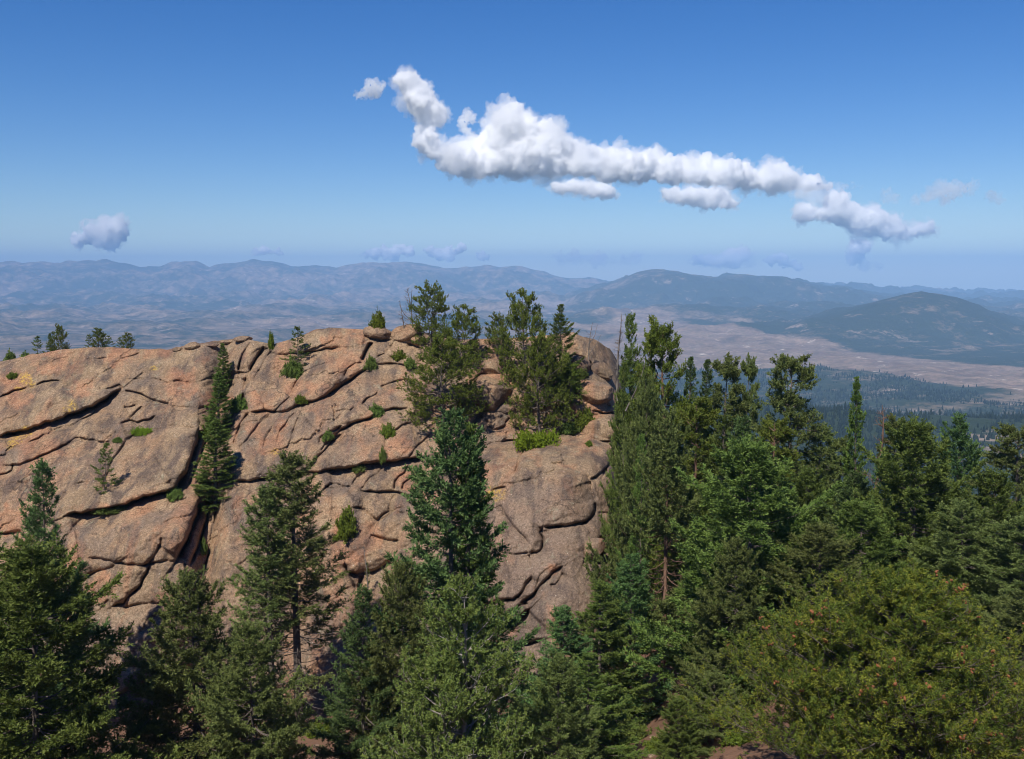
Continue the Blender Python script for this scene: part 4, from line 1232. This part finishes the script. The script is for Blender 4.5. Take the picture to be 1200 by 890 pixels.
def tree(kind, px, py, d, hw, name, label, group=None, cat="tree", sink=.25):
    """a tree whose tip is seen at (px, py) at distance d, rooted on the ground below it"""
    p = P(px, py, d)
    g = ground_z(p[0], p[1])
    return place(kind, name, label, cat, (p[0], p[1], g - sink), p[2] - g + sink, hw * ((1.35 if d < 74 else 1.25) if kind[0] == 'F' else (1.12 if d < 60 else 1.15)) / F * d, group)

def rock_tree(kind, tip, foot, hw, name, label, group=None, cat="tree", back=0.0, D=None):
    b = rock_point(*foot) if D is None else P(foot[0], foot[1], D)
    b = b + np.array([0, back, -.12])
    h = (P(tip[0], tip[1], b[1])[2] - b[2])
    e = place(kind, name, label, cat, b, h, hw / F * b[1], group, tilt=(0, math.atan2((tip[0] - foot[0]) / F * b[1], h)))
    return e

FG = "firs standing in the hollow before the outcrop"
RG = "trees of the right hand forest"
CG = "pines and firs rooted on the outcrop"
LG = "small firs on the skyline at the left"
SG = "shrubs growing in cracks of the outcrop"
# ---- hollow in front of the outcrop
tree('F1', 47, 543, 73, 44, "fir_tree", "slim dark blue green fir at the far left, its spire against the rock", FG)
tree('F2', 30, 655, 46, 108, "fir_tree", "broad bright green fir filling the lower left corner", FG)
tree('F2', -48, 640, 50, 90, "fir_tree", "green fir cut off by the left edge of the photo", FG)
tree('F2g', 222, 682, 53, 72, "fir_tree", "broad grey green fir between the two tall left firs, rounded top", FG)
tree('F2g', 292, 742, 49, 62, "fir_tree", "low grey green fir leaning against the twin firs at the bottom left", FG)
tree('F3', 343, 537, 73, 50, "fir_tree", "tall sparse fir with bare lower trunk in front of the left slabs", FG)
tree('F3', 313, 575, 72, 40, "fir_tree", "second sparse fir just left of the tall one with bare trunk", FG)
tree('F1b', 526, 486, 60, 74, "fir_tree", "tall dense dark fir in the middle of the photo overlapping the rock", FG)
tree('F4', 548, 500, 61, 34, "fir_tree", "slender second spire rising beside the tall dense middle fir", FG)
tree('F1', 424, 690, 57, 46, "fir_tree", "blue green fir at the lower left foot of the dense middle fir", FG)
tree('F2g', 470, 672, 57.5, 52, "fir_tree", "bushy grey green fir right below the dense middle fir", FG)
tree('P4', 543, 697, 45, 92, "pine_tree", "pale green pine with whitish bare branches at the bottom middle", FG)
tree('F2g', 655, 775, 47, 48, "fir_tree", "low light green fir at the bottom right of the pale pine", FG)
tree('F1', 660, 712, 58, 50, "fir_tree", "dark fir with pointed top just right of the tree shadow on the slab", FG)
tree('F5', 704, 686, 60, 46, "fir_tree", "ragged fir whose tip reaches the lower right of the pale slab", FG)
tree('F1b', 738, 652, 62, 42, "fir_tree", "green fir at the rock's lower right corner beside the bare trunk", FG)
tree('F6', 782, 486, 64, 40, "fir_tree", "tall fir with long reddish bare trunk right of the outcrop", RG)
tree('F2g', 838, 792, 50, 34, "fir_tree", "small grey green fir at the bottom left of the cone covered pine", RG)
tree('F2', 795, 822, 49, 26, "fir_tree", "little green fir at the bottom edge right of the bare reddish trunk", RG)
tree('F5', 688, 770, 52, 40, "fir_tree", "ragged green fir at the bottom left of the bare reddish trunk", RG)
# ---- right-hand forest, from near to far
tree('P3', 1056, 704, 40, 172, "pine_tree", "wide yellow green pine covered in orange cones at the bottom right", RG)
tree('F2', 884, 530, 57, 90, "fir_tree", "biggest rounded green fir left of the cone covered pine", RG)
tree('F2g', 862, 640, 53, 46, "fir_tree", "grey green fir low between the bare trunk and the biggest fir", RG)
tree('F1', 872, 490, 67, 46, "fir_tree", "dark blue green cone shaped fir rising behind the biggest fir", RG)
tree('F2g', 962, 622, 54, 66, "fir_tree", "grey green fir above the left end of the cone covered pine", RG)
tree('F2', 1077, 505, 62, 66, "fir_tree", "wide pointed green fir above the cone covered pine", RG)
tree('F1', 1040, 533, 65, 40, "fir_tree", "lower blue green fir left of the wide pointed fir", RG)
tree('F1b', 1126, 489, 70, 37, "fir_tree", "very dark pointed fir standing tallest near the right edge", RG)
tree('P2', 1199, 508, 66, 44, "pine_tree", "open branched pine cut by the right edge of the photo", RG)
tree('F2', 1168, 560, 61, 46, "fir_tree", "green fir between the very dark fir and the edge pine", RG)
tree('F2g', 1200, 612, 55, 62, "fir_tree", "grey green fir at the right edge under the open pine", RG)
tree('F2g', 1128, 594, 58, 58, "fir_tree", "rounded grey green fir above the right half of the coned pine", RG)
tree('F1b', 1003, 555, 66, 42, "fir_tree", "blue green fir behind the grey rock tip", RG)
tree('F2', 1012, 596, 58, 58, "fir_tree", "round green fir right of the lower grey rock face", RG)
tree('F2g', 1206, 700, 46, 62, "fir_tree", "fir low at the right edge beside the coned pine", RG)
tree('F2', 812, 585, 67, 36, "fir_tree", "green fir touching the right side of the long bare trunk", RG)
tree('F5', 741, 376, 88, 27, "fir_tree", "tall dark fir first right of the outcrop's crest, beside a dead top", RG)
tree('P2b', 781, 382, 84, 38, "pine_tree", "bright green bushy pine highest of the forest right of the outcrop", RG)
tree('F5', 760, 400, 87, 24, "fir_tree", "fir squeezed between the tall dark fir and the bright bushy pine", RG)
tree('F1n', 808, 421, 85, 16, "fir_tree", "thin pointed fir just right of the bright bushy pine", RG)
tree('F1n', 827, 424, 86, 17, "fir_tree", "second thin pointed fir right of the bright bushy pine", RG)
tree('P2n', 854, 430, 83, 25, "pine_tree", "open crowned pine left of the small leaning pine top", RG)
tree('P2n', 879, 430, 84, 15, "pine_tree", "narrow pine top between the open pine and the tall layered pine", RG)
tree('P2', 931, 428, 77, 40, "pine_tree", "tall layered pine with flat branches standing clear against the burnt hill", RG)
tree('P2n', 962, 508, 80, 24, "pine_tree", "small olive pine right of the tall layered pine", RG)
tree('P2n', 985, 520, 82, 20, "pine_tree", "small olive pine left of the slim spire", RG)
tree('F4', 1005, 444, 80, 15, "fir_tree", "slim spire shaped fir standing alone above the right forest", RG)
tree('P2n', 1050, 496, 79, 22, "pine_tree", "thin pine top between the slim spire and the wide pointed fir", RG)
tree('F5', 731, 432, 84, 21, "fir_tree", "dark green fir against the right end of the crest boulders", RG)
tree('F2g', 758, 452, 80, 38, "fir_tree", "grey green fir below the bright bushy pine", RG)
tree('F5n', 752, 512, 75, 15, "fir_tree", "narrow fir hugging the upper right end of the outcrop", RG)
tree('P2b', 812, 472, 75, 42, "pine_tree", "olive yellow pine in front of the two thin pointed firs", RG)
tree('F5', 846, 492, 73, 36, "fir_tree", "ragged green fir below the open crowned pine", RG)
tree('P2b', 905, 496, 73, 36, "pine_tree", "olive pine at the foot of the tall layered pine", RG)
tree('F2', 948, 556, 71, 40, "fir_tree", "green fir left of the grey rock tip", RG)
tree('F2g', 1096, 560, 66, 40, "fir_tree", "grey green fir between the wide pointed fir and the very dark fir", RG)
# ---- trees on the outcrop
rock_tree('P1', (508, 342), (507, 412), 25, "pine_tree", "highest left pine on the crest, its twisted top against the hills", CG)
rock_tree('P1b', (543, 364), (538, 430), 24, "pine_tree", "dark pine right of the highest left crest pine", CG)
rock_tree('P1', (518, 408), (520, 502), 46, "pine_tree", "broad low dark pine spreading over the rock behind the middle fir", CG)
rock_tree('P1b', (609, 350), (614, 452), 31, "pine_tree", "tallest bushy green pine on top of the outcrop", CG)
rock_tree('P1', (583, 374), (583, 418), 15, "pine_tree", "small pine filling the gap between the two crest pine groups", CG)
rock_tree('P1', (633, 404), (632, 510), 35, "pine_tree", "spreading green pine rooted on the ledge above the pale slab", CG)
rock_tree('F5', (657, 359), (655, 462), 22, "fir_tree", "pointed dark fir at the right of the crest pines", CG)
rock_tree('P1b', (673, 430), (668, 470), 20, "pine_tree", "short pine at the foot of the pointed crest fir", CG)
rock_tree('S1', (354, 384), (350, 428), 15, "fir_tree", "lone small fir standing on the bare slabs left of the crest", CG)
rock_tree('B2', (342, 424), (343, 440), 10, "shrub", "dark bush at the foot of the lone small fir", SG, "shrub")
rock_tree('F4', (255, 492), (254, 598), 27, "fir_tree", "lowest and widest of the three slender firs in the deep crack", CG)
rock_tree('F4', (258, 436), (257, 520), 17, "fir_tree", "middle one of the three slender firs in the deep crack", CG)
rock_tree('F4', (262, 403), (262, 462), 11, "fir_tree", "topmost of the three slender firs in the deep crack, its tip at the skyline", CG)
rock_tree('S1', (130, 520), (122, 575), 15, "fir_tree", "stunted yellow green fir on the face of the left slabs", CG)
rock_tree('S1', (431, 660), (431, 704), 5, "fir_tree", "tiny sapling beside the dark hole in the rock", CG)
# ---- skyline at the left
for tip, foot, hw, lb in (((45, 395), (45, 424), 10, "dense little fir on the left skyline, left one of its pair"),
                          ((60, 391), (60, 424), 6, "narrow fir top between the two bigger skyline firs"),
                          ((70, 386), (70, 422), 10, "tallest of the small firs on the left skyline"),
                          ((103, 393), (104, 412), 7, "left fir of the clump standing alone on the left skyline"),
                          ((116, 387), (116, 412), 11, "middle and tallest fir of the lone skyline clump"),
                          ((127, 394), (127, 412), 8, "right fir of the lone skyline clump"),
                          ((141, 396), (141, 414), 6, "short fir left of the forked skyline pair"),
                          ((149, 393), (149, 414), 8, "taller fir of the skyline pair nearest the middle of the photo")):
    rock_tree({45: 'S1', 60: 'F5n', 70: 'P1', 104: 'S1', 116: 'P1b', 127: 'S1', 141: 'S1', 149: 'P1'}[foot[0]], tip, foot, hw, "fir_tree", lb, LG, D=111.5)
rock_tree('B2', (11, 414), (12, 426), 7, "shrub", "round dark bush farthest left on the skyline", SG, "shrub", D=110)
rock_tree('B2', (30, 415), (30, 424), 9, "shrub", "low bush on the skyline left of the small firs", SG, "shrub", D=110)
# ---- shrubs on the rock
for kind, px, py, hw, h, lb in (
        ('B1', 443, 387, 8, 18, "yellow green bush on the crest beside the thin bare stems"),
        ('B2', 279, 482, 9, 15, "green bush in the deep crack right of the slender fir"),
        ('B1', 236, 512, 6, 12, "small tuft at the top right corner of the big left block"),
        ('B2', 132, 600, 17, 8, "low green growth in the dark crack under the big left block"),
        ('B2', 206, 583, 11, 10, "dark bush in the corner crack under the big left block"),
        ('B2', 435, 432, 6, 12, "bright green bush under the crest boulders"),
        ('B1', 467, 422, 8, 10, "yellowish bush on the boulders left of the highest crest pine"),
        ('B2', 481, 430, 8, 9, "green bush at the left foot of the broad low pine"),
        ('B1', 455, 512, 7, 14, "olive bush on the slab left of the tall middle fir"),
        ('B2', 441, 488, 8, 12, "grey green bush in the crack under the brown block"),
        ('B2', 449, 540, 5, 13, "thin bush hanging over the long dark crack"),
        ('B2', 421, 551, 9, 8, "bush on the long dark crack left of the middle fir"),
        ('B1', 407, 628, 13, 28, "reddish tinged green bush on the orange face"),
        ('B1', 394, 633, 4, 6, "tiny bush below the reddish tinged one"),
        ('B3', 628, 522, 20, 10, "bright green ground hugging shrub on the ledge above the pale slab"),
        ('B2', 668, 508, 14, 12, "dark bush on the ledge right of the bright low shrub"),
        ('B1', 686, 502, 9, 20, "olive bush with red stems left of the egg shaped boulder"),
        ('B1', 690, 522, 5, 5, "small green tuft on top of the pale slab"),
        ('B3', 168, 508, 10, 4, "strip of bright moss like growth on top of the big left block"),
        ('B2', 138, 518, 5, 5, "small bush left of the bright strip on the big left block"),
        ('B1', 15, 443, 5, 6, "small olive bush beside the yellow lichen at the far left"),
        ('B1', 352, 472, 6, 8, "small bush under the pink bulging slab"),
        ('B2', 385, 515, 7, 9, "bush in the crack at the left of the long tan slab"),
        ('B1', 318, 408, 3, 16, "thin green strip of plants in the crack left of the crest slab"),
        ('B2', 239, 648, 5, 14, "small plant in the dark gully beside the lower block")):
    b = rock_point(px, py) + np.array([0, -.05, -.05])
    s = b[1] / F
    nm = "ground_shrub" if kind == 'B3' else "shrub"
    place(kind, nm, lb, "shrub", b, h * s * (1.1 if kind != 'B3' else 1), hw * s, SG)

# ---- dead trees
def snag(seed, tip, foot, D, label, n=26, Rm=1.1, forked=False, lean=True, bark='dead'):
    b = P(foot[0], foot[1], D) if D else rock_point(*foot)
    h = P(tip[0], tip[1], b[1])[2] - b[2]
    tr, br = make_snag(seed, h, n, Rm, bark, forked)
    e = empty("dead_tree", b)
    dx = (tip[0] - foot[0]) / F * b[1]
    e.rotation_euler = (0, math.atan2(dx, h), 0)
    link("trunk", tr, e)
    for q in br: link("branch", q, e)
    tag(e, label, "dead tree", "dead trees")
snag(1, (480, 337), (484, 400), None, "forked grey dead tree at the left of the crest pines", 30, 1.9, True)
snag(2, (471, 352), (474, 394), None, "thin dead stem left of the forked dead tree", 16, 1.0)
snag(3, (445, 362), (445, 388), None, "bare stick standing behind the yellow green crest bush", 8, .6)
snag(4, (692, 378), (690, 436), None, "twisted dead stump with few branches on the right part of the crest", 12, 1.4, True)
snag(5, (722, 368), (724, 470), 87, "dead spire with short twigs beside the tall dark fir", 60, 1.1)
snag(6, (1023, 474), (1020, 640), 78, "dead reddish trunk with bare twigs right of the slim spire", 46, 2.3, bark='red')
snag(7, (759, 420), (733, 482), 82, "pale leaning dead trunk in front of the fir at the rock's right end", 10, .9)
snag(8, (430, 640), (431, 700), 70, "thin dry pole in front of the dark hole in the rock", 14, .5)

# ---- undergrowth and stones on the bare reddish soil
def ground_point(px, py):
    for d in np.arange(34, 90, .25):
        p = P(px, py, d)
        if p[2] < ground_z(p[0], p[1]): return p
    return p
for kind, px, py, hw, h, lb in (
        ('B2', 742, 868, 20, 22, "dark green bush on the reddish soil at the bottom, left of the bare trunk"),
        ('B1', 772, 880, 15, 16, "olive bush at the bottom edge on the reddish soil"),
        ('B2', 812, 868, 17, 20, "green bush on the reddish soil left of the small grey green fir"),
        ('B1', 868, 872, 16, 18, "yellow green bush at the bottom under the coned pine's left side"),
        ('B2', 858, 838, 13, 15, "small dark bush on the soil above the yellow green bottom bush"),
        ('B1', 372, 862, 16, 16, "olive bush at the bottom under the tall sparse fir"),
        ('B2', 388, 836, 12, 13, "small green bush on the soil right of the tall sparse fir's trunk"),
        ('B1', 352, 836, 11, 10, "low olive bush left of the tall sparse fir's trunk"),
        ('B2', 760, 838, 11, 12, "little dark bush between the bottom firs near the bare trunk")):
    b = ground_point(px, py) + np.array([0, 0, -.05]); s = b[1] / F
    place(kind, "shrub", lb, "shrub", b, h * s, hw * s, "bushes on the forest floor")
_rq = random.Random(9)
for k in range(26):
    cx_, cy_ = _rq.choice([(760, 866), (800, 862), (850, 860), (365, 848), (750, 880), (380, 870)])
    b = ground_point(cx_ + _rq.uniform(-34, 34), cy_ + _rq.uniform(-16, 16)); s = b[1] / F
    v = _B5[0][::1] * 1.0
    sd = _rq.uniform(0, 50); rs = _rq.uniform(1.6, 4.5) * s
    v = ico_sphere(3)[0]; v = v * (1 + .25 * fbm(v * 1.2 + sd, 3)[:, None]) * np.array([1.2, 1, .65]) * rs
    z0 = np.zeros(len(v))
    o = link("stone", np_mesh("stone", v, _ICO[1], [ROCK_MAT], True, {"stain": z0, "yellow": z0, "patina": z0 + .4}), None, b + np.array([0, 0, rs * .2]))
    tag(o, "small brown stone lying on the reddish forest soil", "stone", "stones on the forest floor")

# ---- orange cones on the wide pine at the bottom right
def make_cone_cluster(seed):
    rng = np.random.RandomState(seed)
    V, Fc, n = [], [], 0
    iv, if_ = ico_sphere(2)
    for k in range(4):
        v = iv.copy()
        v = v * (1 + .22 * np.sin(v[:, 2:3] * 14) + .10 * np.sin(np.arctan2(v[:, 1:2], v[:, 0:1]) * 6))
        v = v * np.array([.036, .036, .060]) * rng.uniform(.85, 1.25)
        d = unit(rng.normal(0, .5, 3) + np.array([0, 0, .8]))
        a = unit(np.cross(d, [1, 0, .1])); b = np.cross(d, a)
        v = v[:, :1] * a + v[:, 1:2] * b + v[:, 2:3] * d + d * .03 + rng.normal(0, .045, 3)
        V.append(v); Fc.append(if_ + n); n += len(v)
    return np_mesh("cone_cluster", np.concatenate(V), np.concatenate(Fc), [CONE_MAT], True)
m, nt, out = new_mat("orange_cone_scales")
bs = N(nt, 'ShaderNodeBsdfPrincipled'); bs.inputs['Roughness'].default_value = .7
tco = N(nt, 'ShaderNodeTexCoord')
L(nt, mixc(nt, noise_tex(nt, tco.outputs['Object'], 30, 3), (0.15, 0.055, 0.022), (0.34, 0.125, 0.042)), bs.inputs['Base Color'])
L(nt, bs.outputs[0], out.inputs['Surface'])
CONE_MAT = m
def add_cones():
    pine = [o for o in bpy.data.objects if o.get("label", "").startswith("wide yellow green pine")][0]
    crown = [c for c in pine.children if c.name.startswith("crown")][0].data
    nv = len(crown.vertices)
    co = np.empty(nv * 3, np.float32); crown.vertices.foreach_get("co", co); co = co.reshape(-1, 3)
    rng = np.random.RandomState(3)
    protos = [make_cone_cluster(k) for k in range(4)]
    rz = pine.rotation_euler.z
    c, s = math.cos(rz), math.sin(rz)
    sc = np.array(pine.scale)
    w = co * sc
    w = np.stack([w[:, 0] * c - w[:, 1] * s, w[:, 0] * s + w[:, 1] * c, w[:, 2]], 1)
    # outer shell of the upper crown on the viewer's side
    hmax = w[:, 2].max()
    rad = np.hypot(w[:, 0], w[:, 1])
    rb = np.array([np.percentile(rad[(w[:, 2] > z - .5) & (w[:, 2] < z + .5)], 90) if ((w[:, 2] > z - .5) & (w[:, 2] < z + .5)).any() else 1 for z in np.linspace(0, hmax, 24)])
    out_r = np.interp(w[:, 2], np.linspace(0, hmax, 24), rb)
    ok = np.where((w[:, 2] > hmax * .35) & (rad > out_r * .78) & (w[:, 1] < .6 * rad))[0]
    pick = []
    pr = .35 + .65 * sstep(.4, .9, w[ok, 2] / hmax)
    for i in rng.permutation(len(ok)):
        if rng.rand() > pr[i]: continue
        q = w[ok[i]]
        if all(np.linalg.norm(q - w[j]) > .30 for j in pick): pick.append(ok[i])
        if len(pick) >= 96: break
    for k, j in enumerate(pick):
        o = link("cone_cluster", protos[k % 4], pine, Vector(co[j]))
        o.scale = (1.1 / sc[0], 1.1 / sc[1], 1.1 / sc[2])
        o.rotation_euler = (0, 0, rng.uniform(0, 6.28))
add_cones()

# ---- the wooded ridges beyond, too many trees to count
def build_far_wood():
    rng = np.random.RandomState(8)
    X, Y, Hh = [], [], []
    for y0, y1, n, dens in ((620, 2500, 15000, .46), (2500, 5400, 22000, .53)):
        u = rng.uniform(.02, .62, n * 2); yy = np.sqrt(rng.uniform(y0 ** 2, y1 ** 2, n * 2))
        x = u * yy
        k = noise3(np.stack([x / 240, yy / 240, 0 * x], -1)) * .65 + .5 + .35 * noise3(np.stack([x / 60, yy / 60, 0 * x + 3], -1)) + rng.uniform(-.2, .2, len(x)) > (dens if y0 > 2000 else .30)
        X.append(x[k][:n]); Y.append(yy[k][:n]); Hh.append(5 + 13 * rng.rand(len(x[k][:n])) ** 1.5)
    x = np.concatenate(X); y = np.concatenate(Y); h = np.concatenate(Hh)
    px = CX + (x / y) * F
    k = y < np.interp(px, [700, 900, 1000, 1100, 1200, 1400], [5000, 4900, 4600, 4150, 3650, 3500]) * rng.uniform(.93, 1.03, len(x))
    x, y, h, px = x[k], y[k], h[k], px[k]
    r = np.hypot(x, y)
    t = sstep(250, 900, r)
    z = near_ground(x, y) * (1 - t) + far_height(x, y, px, y) * t
    k = 5
    V, Fc = [], []
    a0 = rng.uniform(0, 6.28, len(x))
    tiers = [(0.06, .22), (.45, .17), (.38, .14), (.75, .09)]
    base = np.stack([x, y, z - .5], -1)
    vs = []
    for hz, rr in ((.05, .20), (.40, .15), (.42, .17), (.72, .08)):
        for j in range(k):
            a = a0 + j * 6.283 / k
            rr_ = rr * h * rng.uniform(.7, 1.25, len(x))
            vs.append(base + np.stack([np.cos(a) * rr_, np.sin(a) * rr_, hz * h], -1))
    vs.append(base + np.stack([0 * h, 0 * h, h], -1))
    V = np.stack(vs, 1)                      # n, 21, 3
    q = []
    for ring in range(3):
        for j in range(k):
            j2 = (j + 1) % k
            q.append((ring * k + j, ring * k + j2, (ring + 1) * k + j2, (ring + 1) * k + j))
    tr = [(15 + j, 15 + (j + 1) % k, 20) for j in range(k)]
    off = (np.arange(len(x)) * 21)[:, None, None]
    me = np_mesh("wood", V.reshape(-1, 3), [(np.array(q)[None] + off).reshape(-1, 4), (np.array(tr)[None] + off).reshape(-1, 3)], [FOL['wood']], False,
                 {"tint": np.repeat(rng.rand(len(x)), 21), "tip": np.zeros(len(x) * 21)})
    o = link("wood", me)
    tag(o, "distant dark conifer wood covering the ridges in the right hand valley", None, None, "stuff")
build_far_wood()
